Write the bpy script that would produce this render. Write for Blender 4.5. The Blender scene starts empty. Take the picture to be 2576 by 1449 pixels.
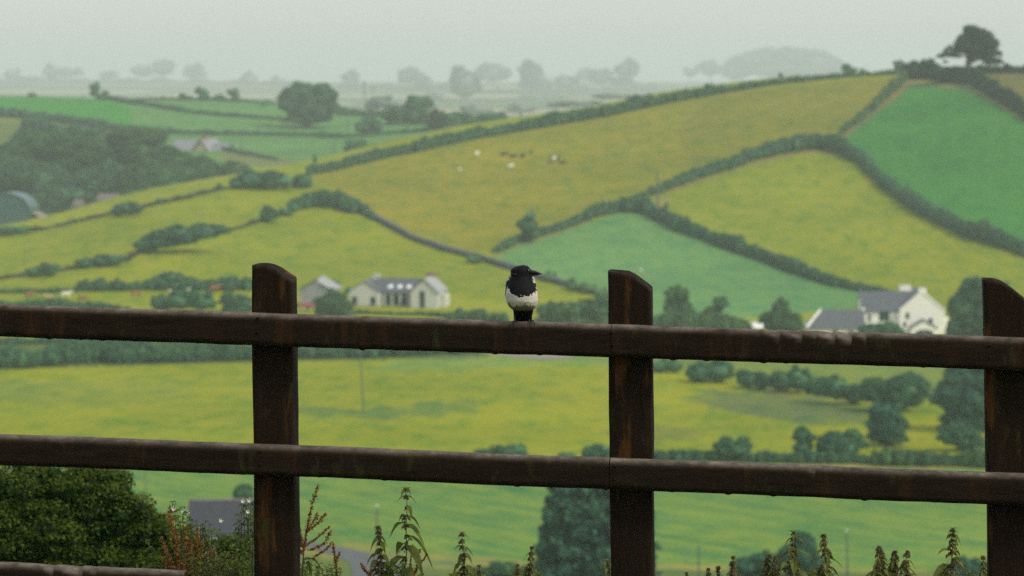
# a magpie on a paddock fence above misty hill farms
import bpy, bmesh, math, random
import numpy as np
from mathutils import Vector, noise as mnoise

random.seed(11)
RNG = np.random.default_rng(11)
S = bpy.context.scene
COL = S.collection
PI = math.pi

# ---------------------------------------------------------------- picture <-> world
# Camera at the origin (eye level z = 0) looking along +Y. 2576 x 1449 picture units.
F, CX, HY = 7156.0, 1288.0, 175.0

def W(x, y, d):
    return np.array([(x - CX) / F * d, d, -(y - HY) / F * d])

# ---------------------------------------------------------------- mesh collector
class MB:
    def __init__(self):
        self.v, self.f, self.n = [], [], 0
    def add(self, verts, faces, mat=0):
        verts = np.asarray(verts, float).reshape(-1, 3)
        faces = np.asarray(faces, int)
        if len(faces) == 0: return
        self.v.append(verts)
        self.f.append((faces + self.n, mat))
        self.n += len(verts)
    def quads(self, q, mat=0):                       # q: (n,4,3)
        q = np.asarray(q, float)
        n = len(q)
        self.add(q.reshape(-1, 3), np.arange(n * 4).reshape(n, 4), mat)
    def loft(self, rings, mat=0, closed=True, caps=True):     # rings: (n,m,3)
        r = np.asarray(rings, float)
        n, m = r.shape[:2]
        i = np.arange(n - 1)[:, None] * m
        j = np.arange(m if closed else m - 1)[None, :]
        k = (j + 1) % m
        q = np.stack([i + j, i + k, i + m + k, i + m + j], -1).reshape(-1, 4)
        base = self.n
        self.add(r.reshape(-1, 3), q, mat)
        if caps and closed:
            for row, flip in ((0, True), (n - 1, False)):
                c = r[row].mean(0)
                idx = np.arange(m)
                tri = np.stack([idx, (idx + 1) % m, np.full(m, m)], -1)
                if flip: tri = tri[:, ::-1]
                self.add(np.vstack([r[row], c]), tri, mat)
    def tube(self, path, radii, seg=7, mat=0):
        p = np.asarray(path, float)
        rad = np.broadcast_to(np.asarray(radii, float), (len(p),))
        t = np.gradient(p, axis=0)
        t /= np.linalg.norm(t, axis=1)[:, None] + 1e-12
        ref = np.array([1.0, 0, 0]) if abs(t[:, 2]).mean() > .6 else np.array([0, 0, 1.0])
        a = np.cross(t, ref); a /= np.linalg.norm(a, axis=1)[:, None] + 1e-12
        b = np.cross(t, a)
        th = np.linspace(0, 2 * PI, seg, endpoint=False)
        rings = p[:, None] + rad[:, None, None] * (np.cos(th)[None, :, None] * a[:, None] + np.sin(th)[None, :, None] * b[:, None])
        self.loft(rings, mat)
    def box(self, lo, hi, mat=0, M=None):
        x0, y0, z0 = lo; x1, y1, z1 = hi
        v = np.array([[x0,y0,z0],[x1,y0,z0],[x1,y1,z0],[x0,y1,z0],[x0,y0,z1],[x1,y0,z1],[x1,y1,z1],[x0,y1,z1]], float)
        if M is not None: v = M(v)
        self.add(v, [[0,3,2,1],[4,5,6,7],[0,1,5,4],[1,2,6,5],[2,3,7,6],[3,0,4,7]], mat)
    def poly(self, verts, mat=0):
        self.add(verts, [list(range(len(verts)))], mat)
    def prism(self, outline, off, mat=0):            # outline (n,3) swept by the vector off
        o = np.asarray(outline, float); n = len(o)
        self.poly(o[::-1], mat); self.poly(o + off, mat)
        i = np.arange(n); j = (i + 1) % n
        self.quads(np.stack([o[i], o[j], o[j] + off, o[i] + off], 1), mat)
    def blob(self, c, r, sub=2, rough=.12, mat=0, seed=0):
        v, f = ICO[sub]
        g = np.random.default_rng(seed)
        s = 1 + rough * g.standard_normal(len(v)).clip(-1.6, 1.6)
        self.add(np.asarray(c) + v * s[:, None] * np.asarray(r), f, mat)
    def build(self, name, mats, parent=None, smooth=True, loc=None):
        mats = mats if isinstance(mats, (list, tuple)) else [mats]
        me = bpy.data.meshes.new(name)
        v = np.vstack(self.v)
        if loc is not None: v = v - np.asarray(loc, float)
        tot = np.concatenate([np.full(len(f), f.shape[1]) for f, m in self.f])
        idx = np.concatenate([f.ravel() for f, m in self.f])
        mi = np.concatenate([np.full(len(f), m) for f, m in self.f])
        me.vertices.add(len(v)); me.vertices.foreach_set('co', v.ravel().astype(np.float32))
        me.loops.add(len(idx)); me.loops.foreach_set('vertex_index', idx.astype(np.int32))
        me.polygons.add(len(tot))
        me.polygons.foreach_set('loop_start', np.concatenate([[0], np.cumsum(tot)[:-1]]).astype(np.int32))
        me.polygons.foreach_set('material_index', mi.astype(np.int32))
        me.polygons.foreach_set('use_smooth', np.full(len(tot), bool(smooth)))
        for m in mats: me.materials.append(m)
        me.update(calc_edges=True)
        o = bpy.data.objects.new(name, me); COL.objects.link(o)
        if loc is not None and parent is None: o.location = loc
        if parent is not None: o.parent = parent
        return o

ICO = {}
for _s in (1, 2, 3, 4):
    _b = bmesh.new(); bmesh.ops.create_icosphere(_b, subdivisions=_s, radius=1)
    ICO[_s] = (np.array([x.co[:] for x in _b.verts]), np.array([[y.index for y in x.verts] for x in _b.faces]))
    _b.free()

def tag(o, label=None, cat=None, group=None, kind=None):
    if label: o['label'] = label
    if cat: o['category'] = cat
    if group: o['group'] = group
    if kind: o['kind'] = kind
    return o

def empty(name, loc, label=None, cat=None, group=None):
    o = bpy.data.objects.new(name, None); COL.objects.link(o)
    o.location = [float(q) for q in loc]; o.empty_display_size = .2
    return tag(o, label, cat, group)

def copy_tree(o, parent=None):
    c = o.copy(); COL.objects.link(c)
    if parent is not None: c.parent = parent
    for ch in list(o.children): copy_tree(ch, c)
    return c

def unit(v):
    v = np.asarray(v, float)
    return v / (np.linalg.norm(v, axis=-1, keepdims=True) + 1e-12)

def pchip(x, xs, ys):
    xs = np.asarray(xs, float); ys = np.asarray(ys, float)
    h = np.diff(xs); dl = np.diff(ys) / h
    m = np.zeros(len(xs)); m[0], m[-1] = dl[0], dl[-1]
    for i in range(1, len(xs) - 1):
        if dl[i - 1] * dl[i] > 0:
            w1, w2 = 2 * h[i] + h[i - 1], h[i] + 2 * h[i - 1]
            m[i] = (w1 + w2) / (w1 / dl[i - 1] + w2 / dl[i])
    x = np.asarray(x, float)
    k = np.clip(np.searchsorted(xs, x) - 1, 0, len(h) - 1)
    t = np.clip((x - xs[k]) / h[k], 0, 1)
    return ((2*t**3 - 3*t**2 + 1) * ys[k] + (t**3 - 2*t**2 + t) * h[k] * m[k] + (-2*t**3 + 3*t**2) * ys[k+1] + (t**3 - t**2) * h[k] * m[k+1])

# ---------------------------------------------------------------- materials
def new_mat(name):
    m = bpy.data.materials.new(name); m.use_nodes = True
    nt = m.node_tree
    for n in list(nt.nodes): nt.nodes.remove(n)
    out = nt.nodes.new('ShaderNodeOutputMaterial')
    return m, nt, out

def node(nt, kind, ins=None, **props):
    n = nt.nodes.new(kind)
    for k, v in props.items(): setattr(n, k, v)
    for k, v in (ins or {}).items():
        if isinstance(v, bpy.types.NodeSocket): nt.links.new(v, n.inputs[k])
        else: n.inputs[k].default_value = v
    return n

def rgb(c): return (c[0], c[1], c[2], 1.0)

def ramp(nt, fac, stops):
    r = nt.nodes.new('ShaderNodeValToRGB')
    el = r.color_ramp.elements
    while len(el) < len(stops): el.new(.5)
    for e, (p, c) in zip(el, stops):
        e.position = p; e.color = rgb(c) if len(c) == 3 else c
    nt.links.new(fac, r.inputs['Fac'])
    return r.outputs['Color']

def mixc(nt, fac, a, b, blend='MIX'):
    n = nt.nodes.new('ShaderNodeMix'); n.data_type = 'RGBA'; n.blend_type = blend
    for sock, v in ((n.inputs[0], fac), (n.inputs[6], a), (n.inputs[7], b)):
        if isinstance(v, bpy.types.NodeSocket): nt.links.new(v, sock)
        elif isinstance(v, (int, float)): sock.default_value = v
        else: sock.default_value = rgb(v)
    return n.outputs[2]

def noise_fac(nt, scale, detail=3, rough=.55, mapping=None, coord='Object', dist=0.0):
    tc = node(nt, 'ShaderNodeTexCoord')
    src = tc.outputs[coord]
    if mapping:
        mp = node(nt, 'ShaderNodeMapping', {'Vector': src, 'Scale': mapping.get('scale', (1, 1, 1)), 'Rotation': mapping.get('rot', (0, 0, 0))})
        src = mp.outputs['Vector']
    n = node(nt, 'ShaderNodeTexNoise', {'Vector': src, 'Scale': scale, 'Detail': detail, 'Roughness': rough, 'Distortion': dist})
    return n.outputs['Fac']

def plain(name, c, var=.18, scale=3.0, rough=.7, bump=0.0, spec=.3, metal=0.0, coord='Object'):
    m, nt, out = new_mat(name)
    f = noise_fac(nt, scale, 4, coord=coord)
    col = ramp(nt, f, [(.3, [q * (1 - var) for q in c]), (.7, [min(1, q * (1 + var)) for q in c])])
    p = node(nt, 'ShaderNodeBsdfPrincipled', {'Base Color': col, 'Roughness': rough, 'Specular IOR Level': spec, 'Metallic': metal})
    if bump:
        f2 = noise_fac(nt, scale * 4, 5, coord=coord)
        b = node(nt, 'ShaderNodeBump', {'Height': f2, 'Strength': bump, 'Distance': .02})
        nt.links.new(b.outputs['Normal'], p.inputs['Normal'])
    nt.links.new(p.outputs['BSDF'], out.inputs['Surface'])
    return m

def leafy(name, dark, light, scale, trans=.25, rough=.6, coord='Object', tip=None):
    """foliage: clumps of two greens plus a per-leaf variation, part of the light passes through"""
    m, nt, out = new_mat(name)
    f = noise_fac(nt, scale, 3, coord=coord)
    col = ramp(nt, f, [(.32, dark), (.68, light)])
    g = node(nt, 'ShaderNodeNewGeometry')
    v = node(nt, 'ShaderNodeMapRange', {'Value': g.outputs['Random Per Island'], 'To Min': .7, 'To Max': 1.35})
    col = mixc(nt, 1.0, col, v.outputs['Result'], 'MULTIPLY')
    d = node(nt, 'ShaderNodeBsdfPrincipled', {'Base Color': col, 'Roughness': rough, 'Specular IOR Level': .2})
    t = node(nt, 'ShaderNodeBsdfTranslucent', {'Color': col})
    mx = node(nt, 'ShaderNodeMixShader', {'Fac': trans, 1: d.outputs['BSDF'], 2: t.outputs['BSDF']})
    nt.links.new(mx.outputs['Shader'], out.inputs['Surface'])
    return m
SKY_STR, SUN_STR, EXPO = .15, 1.5, 0.74
VEIL, VEIL_COL = .74, (2.86, 2.94, 2.92)
HAZE_COL, HAZE_DEN = (.86, .94, .925), 2.1e-4
# ---------------------------------------------------------------- camera, light, air
cam = bpy.data.cameras.new('camera'); cam_o = bpy.data.objects.new('camera', cam); COL.objects.link(cam_o)
cam_o.location = (0, 0, 0); cam_o.rotation_euler = (PI / 2, 0, 0)
cam.sensor_width = 36; cam.lens = 36 * F / 2576
cam.shift_y = -(724.5 - HY) / 2576
cam.clip_start = .1; cam.clip_end = 30000
cam.dof.use_dof = True; cam.dof.focus_distance = 11.0; cam.dof.aperture_fstop = 5.0
S.camera = cam_o

SUN_EL, SUN_AZ = math.radians(44), math.radians(122)     # azimuth clockwise from +Y: to the right, a little beyond
w = bpy.data.worlds.new('World'); S.world = w; w.use_nodes = True
nt = w.node_tree
for n in list(nt.nodes): nt.nodes.remove(n)
sky = node(nt, 'ShaderNodeTexSky', sky_type='NISHITA', sun_disc=False, sun_elevation=SUN_EL, sun_rotation=SUN_AZ,
           air_density=1.25, dust_density=2.25, ozone_density=1.0)
sky_c = mixc(nt, VEIL, sky.outputs['Color'], VEIL_COL)          # a thin even cloud layer over the clear sky
bg = node(nt, 'ShaderNodeBackground', {'Color': sky_c, 'Strength': SKY_STR})
wo = node(nt, 'ShaderNodeOutputWorld', {'Surface': bg.outputs['Background']})
sl = bpy.data.lights.new('sun', 'SUN'); so = bpy.data.objects.new('sun', sl); COL.objects.link(so)
sl.energy = SUN_STR; sl.angle = math.radians(12); sl.color = (1.0, .92, .76)
sd = Vector((math.sin(SUN_AZ) * math.cos(SUN_EL), math.cos(SUN_AZ) * math.cos(SUN_EL), math.sin(SUN_EL)))
so.rotation_euler = sd.to_track_quat('Z', 'Y').to_euler(); so.location = sd * 200
S.view_settings.view_transform = 'Standard'; S.view_settings.look = 'None'
S.view_settings.exposure = EXPO; S.view_settings.gamma = 1
S.render.engine = 'CYCLES'
S.cycles.use_denoising = False
S.cycles.max_bounces = 6; S.cycles.diffuse_bounces = 3; S.cycles.volume_bounces = 1; S.cycles.transmission_bounces = 3
S.cycles.sample_clamp_indirect = 1.5; S.cycles.sample_clamp_direct = 1.5

hm, nt, out = new_mat('haze_air')
pv = node(nt, 'ShaderNodeVolumePrincipled', {'Color': rgb(HAZE_COL), 'Density': HAZE_DEN, 'Anisotropy': .15})
nt.links.new(pv.outputs['Volume'], out.inputs['Volume'])
hz = MB(); hz.box((-3900, -90, -110), (3900, 12800, 62))
tag(hz.build('haze', hm, smooth=False), kind='stuff')

# ---------------------------------------------------------------- the ground
def yz(d, y): return -(y - HY) / F * d
# for each column: base of the hill, crest, hollow behind, back slope, back ridge   (distance, picture height)
COLS = {
 -1400: [(590,775), (690,745), (930,760), (1120,430), (1420,215)],
 0:     [(590,775), (760,572), (930,610), (1130,410), (1420,240)],
 400:   [(590,778), (805,473), (950,505), (1150,390), (1420,250)],
 800:   [(590,782), (880,401), (1000,432), (1180,368), (1420,266)],
 1000:  [(590,785), (920,350), (1030,372), (1190,340), (1400,288)],
 1200:  [(590,790), (950,309), (1060,328), (1200,318), (1370,298)],
 1400:  [(590,797), (965,281), (1100,330), (1200,330), (1360,300)],
 1700:  [(590,808), (985,229), (1130,300), (1230,300), (1360,280)],
 2000:  [(590,825), (985,194), (1130,290), (1230,300), (1360,280)],
 2280:  [(590,838), (965,183), (1130,290), (1230,300), (1360,280)],
 2576:  [(590,842), (935,174), (1130,280), (1230,300), (1360,280)],
 3600:  [(590,850), (900,150), (1130,270), (1230,290), (1360,280)],
}
_cx = np.array(sorted(COLS)); _cd = np.array([[p[0] for p in COLS[k]] for k in _cx], float)
_cz = np.array([[yz(*p) for p in COLS[k]] for k in _cx], float)

def column(xp):
    xp = float(np.clip(xp, _cx[0], _cx[-1]))
    d = [float(pchip([xp], _cx, _cd[:, i])[0]) for i in range(5)]
    z = [float(pchip([xp], _cx, _cz[:, i])[0]) for i in range(5)]
    r = np.clip((xp - 1000) / 1500, 0, 1) * -2.5
    D = [-70, -20, 0, 11, 30, 150, 262, 370, 490] + d + [1750, 3400, 4700, 7000, 9000, 12600]
    Z = [-.9, -1.5, -1.8, -2.34, -6.2, -31, yz(262, 1490), yz(370, 1182), yz(490, 905) + r * .4] + z + [-42, yz(3400, 272), yz(4700, 243), yz(7000, 207), yz(9000, 214), -90]
    return np.array(D), np.array(Z)

# table of heights: columns by picture column, rows by distance
XT = np.arange(-1400, 3601, 50.0)
DT = np.concatenate([np.linspace(-70, 250, 90)[:-1], np.arange(250, 1120, 2.2), np.arange(1120, 1480, 5.0), np.geomspace(1480, 12600, 120)])
ZT = np.stack([pchip(DT, *column(x)) for x in XT])               # (nx, nd)
def height(X, Y):
    X = np.asarray(X, float); Y = np.asarray(Y, float)
    xp = np.clip(CX + F * X / np.maximum(Y, 150), XT[0], XT[-1] - 1e-3)
    i = ((xp - XT[0]) / 50).astype(int); a = (xp - XT[0]) / 50 - i
    a = a * a * (3 - 2 * a) * .5 + a * .5
    j = np.clip(np.searchsorted(DT, Y) - 1, 0, len(DT) - 2)
    b = np.clip((Y - DT[j]) / (DT[j + 1] - DT[j]), 0, 1)
    z = (ZT[i, j] * (1 - a) + ZT[i + 1, j] * a) * (1 - b) + (ZT[i, j + 1] * (1 - a) + ZT[i + 1, j + 1] * a) * b
    amp = np.clip((Y - 100) / 300, 0, 1)
    z = z + amp * (.45 * np.sin(X * .043 + Y * .021) * np.sin(Y * .031 - X * .017 + 1.3) + .2 * np.sin(X * .11 + 2) * np.sin(Y * .09 + X * .03))
    return z

_DR = np.concatenate([np.arange(12, 1500, 1.0), np.geomspace(1500, 12000, 800)])
def G(x, y, d0=200):
    """the point of the ground seen at (x, y), looking from d0 on"""
    d = _DR[_DR >= d0]
    zr = -(y - HY) / F * d
    below = zr <= height((x - CX) / F * d, d)
    k = int(np.argmax(below)) if below.any() else int(np.argmin(zr - height((x - CX) / F * d, d)))
    return W(x, y, d[k])
def B(x, d):
    X = (x - CX) / F * d
    return np.array([X, d, float(height(np.array([X]), np.array([d]))[0])])

def inside(px, py, poly):
    r = np.zeros(px.shape, bool); n = len(poly)
    for i in range(n):
        x1, y1 = poly[i]; x2, y2 = poly[(i + 1) % n]
        c = ((y1 > py) != (y2 > py)) & (px < (x2 - x1) * (py - y1) / (y2 - y1 + 1e-9) + x1)
        r ^= c
    return r

YEL = (.190, .225, .004); YEL2 = (.215, .245, .005); OLV = (.192, .192, .003)
GRN = (.036, .172, .022); MID = (.104, .228, .062); BOT = (.145, .235, .034)
DRY = (.28, .235, .05); ROUGH = (.07, .150, .035)
NS = 560
s_ = np.linspace(-1, 1, NS)
Yg = DT[None, :].repeat(NS, 0)
Xg = s_[:, None] * (22 + .27 * np.maximum(Yg, 0))
Zg = height(Xg, Yg)
Px = CX + F * Xg / np.maximum(Yg, 1); Py = HY - F * Zg / np.maximum(Yg, 1)
jit = np.random.default_rng(5).normal(0, 1.2, Px.shape)
Qx, Qy = Px + jit, Py + jit * .5
Tn = np.zeros(Px.shape + (3,)); Tn[:] = YEL
Vx = 16 * np.sin(Xg * .9 + np.sin(Yg * .5) * 2) + 9 * np.sin(Xg * 2.3 + Yg * .8); Vy = 5 * np.sin(Xg * .7 + Yg * .33) + 3 * np.sin(Xg * 1.9 - Yg * .6)
def paint(poly, c, lo, hi, k=1.0, soft=0):
    if soft:
        for a in (1.0, .62, .3):
            paint_one([( (x - np.mean([q[0] for q in poly])) * (1.08 - .3 * (1 - a)) + np.mean([q[0] for q in poly]), (y - np.mean([q[1] for q in poly])) * (1.15 - .5 * (1 - a)) + np.mean([q[1] for q in poly])) for x, y in poly], c, lo, hi, k * .42, 1)
        return
    paint_one(poly, c, lo, hi, k, 0)
def paint_one(poly, c, lo, hi, k, warp):
    m = inside(Qx + warp * Vx, Qy + warp * Vy, poly) & (Yg > lo) & (Yg < hi)
    Tn[m] = Tn[m] * (1 - k) + np.array(c) * k
# near bank and the bottom of the valley
Tn[Yg < 250] = (.05, .08, .02)
Tn[(Yg >= 250) & (Py > 1163)] = BOT
paint([(-9000,1400),(600,1392),(900,1362),(1000,1385),(1250,1405),(1400,1425),(1700,1420),(2100,1432),(9000,1460),(9000,1600),(-9000,1600)], DRY, 240, 420, .75)
paint([(-9000,1430),(780,1400),(960,1420),(1240,1436),(1700,1436),(9000,1470),(9000,1700),(-9000,1700)], (.10,.15,.03), 200, 420, .9)
paint([(1950,1158),(2500,1170),(2500,1180),(1950,1176)], DRY, 250, 500, .8)
Tn[(Yg >= 250) & (Yg < 620) & (Py <= 1163)] = YEL2
paint([(-9000,850),(640,865),(1230,880),(1230,900),(640,912),(-60,930),(-9000,960)], (.06,.10,.03), 400, 640, .8)
paint([(1000,905),(1450,890),(1640,895),(1640,925),(1400,918),(1200,930),(900,935)], MID, 400, 640, .5)
paint([(1640,890),(2480,925),(2480,1010),(2330,1000),(2000,965),(1640,925)], (.10,.17,.035), 400, 640, .7)
paint([(750,1022),(860,1028),(1000,1024),(1120,1008),(1200,1012),(1190,1032),(1050,1050),(930,1056),(800,1045),(750,1036)], ROUGH, 300, 640, .75, soft=1)
paint([(-9000,950),(100,958),(240,968),(220,1000),(80,1015),(-9000,1030)], ROUGH, 300, 640, .65, soft=1)
paint([(1744,1005),(1800,982),(2050,990),(2187,1030),(2187,1060),(2050,1064),(1900,1050),(1780,1025)], (.085,.125,.05), 300, 640, .85, soft=1)
paint([(1500,1085),(1640,1070),(1800,1090),(1640,1115)], (.13,.14,.03), 300, 640, .6, soft=1)
# the hill
hill = (560, 1060)
big = [(770,440),(1100,372),(1300,335),(1500,300),(1700,258),(1900,222),(2100,198),(2290,188),(2240,240),(2150,310),(2095,345),(1900,395),(1650,480),(1480,545),(1240,635),(1100,620),(950,545),(870,490)]
paint(big, OLV, *hill)
paint([(1800,240),(2290,188),(2240,240),(2150,310),(1900,395),(1750,440),(1700,330)], (.155,.160,.006), *hill, .8)
paint([(2100,350),(2150,320),(2290,210),(2420,205),(2500,245),(2640,320),(3600,500),(3600,900),(2640,660),(2430,580),(2330,530),(2240,470),(2180,410)], GRN, *hill)
paint([(1240,640),(1400,580),(1560,535),(1640,540),(1800,595),(1950,655),(2100,710),(2250,740),(2170,772),(1900,800),(1640,800),(1525,745),(1365,695),(1280,668)], MID, *hill)
paint([(2440,190),(2576,180),(3600,160),(3600,400),(2650,330),(2500,235)], (.13,.125,.02), *hill)
paint([(-9000,560),(0,570),(400,470),(800,398),(1180,312),(1180,335),(900,395),(770,430),(560,480),(360,520),(0,590),(-9000,640)], YEL2, *hill)
for y0 in range(0, 9):        # paler strips where the hedges' banks are dry
    pass
paint([(2090,352),(2130,318),(2290,200),(2300,212),(2140,338),(2120,362)], (.16,.13,.05), *hill, .8)
MARG = (.21, .17, .05)
def margin(line, w_, c=MARG, k=.7):
    paint([(x, y - w_) for x, y in line] + [(x, y + w_) for x, y in line[::-1]], c, 560, 1060, k)
margin([(1640,492),(1700,474),(1760,452),(1900,407),(2000,384),(2060,378),(2120,392)], 7)
margin([(2120,375),(2180,412),(2240,468),(2330,532),(2430,582),(2600,636)], 6, (.16,.14,.04), .6)
margin([(1650,540),(1720,572),(1800,602),(1950,655),(2100,710)], 5, (.20,.19,.03), .6)
margin([(775,444),(905,417),(1100,374),(1300,336),(1500,302),(1700,260),(1900,225),(2100,201)], 6, (.20,.20,.02), .6)
margin([(1250,642),(1300,616),(1400,586),(1490,552)], 5)
margin([(2290,206),(2380,214),(2440,222),(2500,252),(2600,312)], 8)
paint([(1560,520),(1650,490),(1690,500),(1670,560),(1640,545)], (.24,.20,.06), 560, 1060, .6)
# the back ridge
rid = Yg > 1075
Tn[rid] = (.085, .205, .045)
m = rid & (Yg < 1500) & (Px < 330); Tn[m] = (.032, .20, .014)
paint([(-9000,292),(50,296),(60,345),(-60,390),(-9000,420)], (.14,.17,.02), 1075, 1500)
paint([(60,305),(420,325),(420,420),(0,520),(-900,520),(-900,420)], (.10,.14,.025), 1075, 1500)
paint([(560,372),(760,405),(700,425),(540,400)], (.15,.15,.04), 1075, 1500, .8)
# the plain far off
far = Yg > 1650
fn = np.sin(Xg * .004 + np.floor(Yg / 560) * 2.7)
Tn[far] = (.11, .15, .05)
Tn[far & (fn > .35)] = (.30, .27, .13)
Tn[far & (fn < -.55)] = (.06, .13, .05)

gm, nt, out = new_mat('grassland')
at = node(nt, 'ShaderNodeVertexColor', layer_name='tint')
geo = node(nt, 'ShaderNodeNewGeometry')
def wn(scale, detail, rot=0.0, sc=(1, 1, 1), rough=.55, dist=0.0):
    mr = node(nt, 'ShaderNodeMapping', {'Vector': geo.outputs['Position'], 'Rotation': (0, 0, rot)})
    mp = node(nt, 'ShaderNodeMapping', {'Vector': mr.outputs['Vector'], 'Scale': sc})
    return node(nt, 'ShaderNodeTexNoise', {'Vector': mp.outputs['Vector'], 'Scale': scale, 'Detail': detail, 'Roughness': rough, 'Distortion': dist}).outputs['Fac']
col = at.outputs['Color']
v1 = ramp(nt, wn(.022, 3), [(.3, (.80, .87, .9)), (.7, (1.2, 1.12, 1.06))])
col = mixc(nt, 1.0, col, v1, 'MULTIPLY')
v2 = ramp(nt, wn(.22, 5, rough=.7, sc=(1, .55, 1)), [(.34, (.50, .80, 1.1)), (.52, (1.0, 1.0, 1.0)), (.78, (1.26, 1.1, 1.0))])
col = mixc(nt, .9, col, v2, 'MULTIPLY')
v3 = ramp(nt, wn(1.3, 4, rough=.7), [(.3, (.8, .86, .9)), (.7, (1.2, 1.12, 1.1))])
col = mixc(nt, .7, col, v3, 'MULTIPLY')
# drilled rows and wheel tracks of the crop in the valley bottom
al = node(nt, 'ShaderNodeAttribute', attribute_name='crop')
st = ramp(nt, wn(.42, 4, rot=.96, sc=(.13, 1.0, 1), rough=.6), [(.40, (.56, .82, 1.2)), (.54, (1, 1, 1)), (.74, (1.14, 1.05, .95))])
cm = mixc(nt, 1.0, col, st, 'MULTIPLY')
col = mixc(nt, al.outputs['Fac'], col, cm)
p = node(nt, 'ShaderNodeBsdfPrincipled', {'Base Color': col, 'Roughness': .9, 'Specular IOR Level': .1})
bmp = node(nt, 'ShaderNodeBump', {'Height': wn(.9, 5, rough=.7), 'Strength': .5, 'Distance': .35})
nt.links.new(bmp.outputs['Normal'], p.inputs['Normal'])
nt.links.new(p.outputs['BSDF'], out.inputs['Surface'])

g_ = MB()
nd = len(DT)
i, j = np.meshgrid(np.arange(NS - 1), np.arange(nd - 1), indexing='ij')
q = np.stack([i * nd + j, (i + 1) * nd + j, (i + 1) * nd + j + 1, i * nd + j + 1], -1).reshape(-1, 4)
g_.add(np.stack([Xg, Yg, Zg], -1).reshape(-1, 3), q)
ground = tag(g_.build('ground', gm), kind='structure')
ca = ground.data.color_attributes.new('tint', 'FLOAT_COLOR', 'POINT')
ca.data.foreach_set('color', np.concatenate([Tn.reshape(-1, 3), np.ones((NS * nd, 1))], 1).astype(np.float32).ravel())
cr = ground.data.attributes.new('crop', 'FLOAT', 'POINT')
cr.data.foreach_set('value', ((Yg > 250) & (Py > 1175) & (Py < 1420)).astype(np.float32).ravel())
# ---------------------------------------------------------------- hedges, bushes, trees
M_HEDGE = leafy('hedge_leaves', (.044, .135, .062), (.070, .175, .072), .25)
M_WOOD = leafy('woodland_leaves', (.030, .115, .036), (.070, .160, .034), .12)
M_BUSH = leafy('bush_leaves', (.052, .140, .056), (.090, .180, .056), .3)
M_CONIFER = leafy('conifer_needles', (.034, .118, .066), (.064, .158, .076), .25, trans=.15)
M_FAR = leafy('misted_leaves', (.17, .235, .20), (.19, .26, .215), .02)  # far foliage paled, part of the haze is put into its colour
M_OAK = leafy('oak_leaves', (.010, .044, .018), (.018, .062, .018), .3, trans=.2)
M_BROWNTREE = leafy('brownish_leaves', (.026, .048, .018), (.05, .068, .024), .3)
M_BARK = plain('bark', (.045, .038, .028), .3, 2.0, .9)

def leaves_on(mb, c, R, n, size, g, low=-.75, mat=0, flat=.55):
    """n leaf sprays on the ellipsoid c, R"""
    d = unit(g.standard_normal((n, 3)))
    d[:, 2] = np.where(d[:, 2] < low, -d[:, 2], d[:, 2])
    pos = np.asarray(c) + d * np.asarray(R) * g.uniform(.74, 1.26, (n, 1))
    nr = unit(d / np.asarray(R) * np.mean(R) + g.standard_normal((n, 3)) * flat)
    t = unit(np.cross(nr, g.standard_normal((n, 3))))
    b = np.cross(nr, t)
    s = size * g.uniform(.6, 1.35, (n, 1))
    k = g.uniform(.45, .8, (n, 1))
    mb.quads(np.stack([pos - t * s, pos - b * s * k + nr * s * .12, pos + t * s, pos + b * s * k + nr * s * .12], 1), mat)

def crown_blobs(mb, blobs, d, g, leaf_px=4.2, k=5.0, depth=.9, core=.8, lumps=1.0, low=-.75, grow=1.12):
    s = d / F
    for (x, y, rx, ry) in blobs:
        rx, ry = rx * grow, ry * grow; c = W(x, y, d); R = np.array([rx * s, depth * (rx + ry) / 2 * s, ry * s])
        mb.blob(c, R * core, 2, .1, seed=int(g.integers(1e9)))
        m = int(np.clip(lumps * rx * ry / 42, 7, 30))
        dirs = unit(g.standard_normal((m, 3)) * np.array([1, .9, 1]))
        dirs[:, 2] = np.where(dirs[:, 2] < -.5, dirs[:, 2] * .4, dirs[:, 2])
        for dv in dirs:
            q = g.uniform(.2, .46)
            cc = c + dv * R * (1.04 - q) * g.uniform(.82, 1.24)
            Rq = R * q * g.uniform(.85, 1.15, 3)
            mb.blob(cc, Rq * .78, 1, .12, seed=int(g.integers(1e9)))
            area = PI * Rq[0] * Rq[2] / s / s
            leaves_on(mb, cc, Rq, max(10, int(k * area / leaf_px ** 2)), leaf_px * s * .8, g, low)

_seed = [100]
def nseed():
    _seed[0] += 17
    return np.random.default_rng(_seed[0])

def tree(name, label, cat, base, blobs, mat=None, group=None, trunk_px=None, limbs=5, low_skirt=False, **kw):
    """base: world point of the foot; blobs: foliage masses in picture units at the tree's own distance"""
    g = nseed(); base = np.asarray(base, float); d = base[1]; s = d / F
    mat = mat or M_WOOD
    if low_skirt: blobs = skirt(blobs, base)
    r = empty(name, base, label, cat, group)
    m = MB(); crown_blobs(m, blobs, d, g, **kw)
    m.build('crown', mat, r, smooth=False, loc=base)
    top = W(np.mean([b[0] for b in blobs]), np.average([b[1] for b in blobs]), d)
    h = max(top[2] - base[2], 1.0)
    w = (trunk_px * s if trunk_px else .045 * h + .12)
    t = MB(); path = [base + (top - base) * q + np.array([math.sin(q * 5 + d) * w * .5, 0, 0]) for q in np.linspace(-.03, 1, 6)]
    t.tube(path, [w * 1.35, w, w * .85, w * .7, w * .5, w * .25], 8)
    st = path[3]
    for b in sorted(blobs, key=lambda b: -b[2] * b[3])[:limbs]:
        e = W(b[0], b[1], d) + g.uniform(-.2, .2, 3) * b[2] * s
        mid = (st + e) / 2 + np.array([0, 0, .12 * np.linalg.norm(e - st)])
        t.tube([st, mid, e], [w * .45, w * .28, w * .1], 6)
    t.build('trunk', M_BARK, r, loc=base)
    return r

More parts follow.
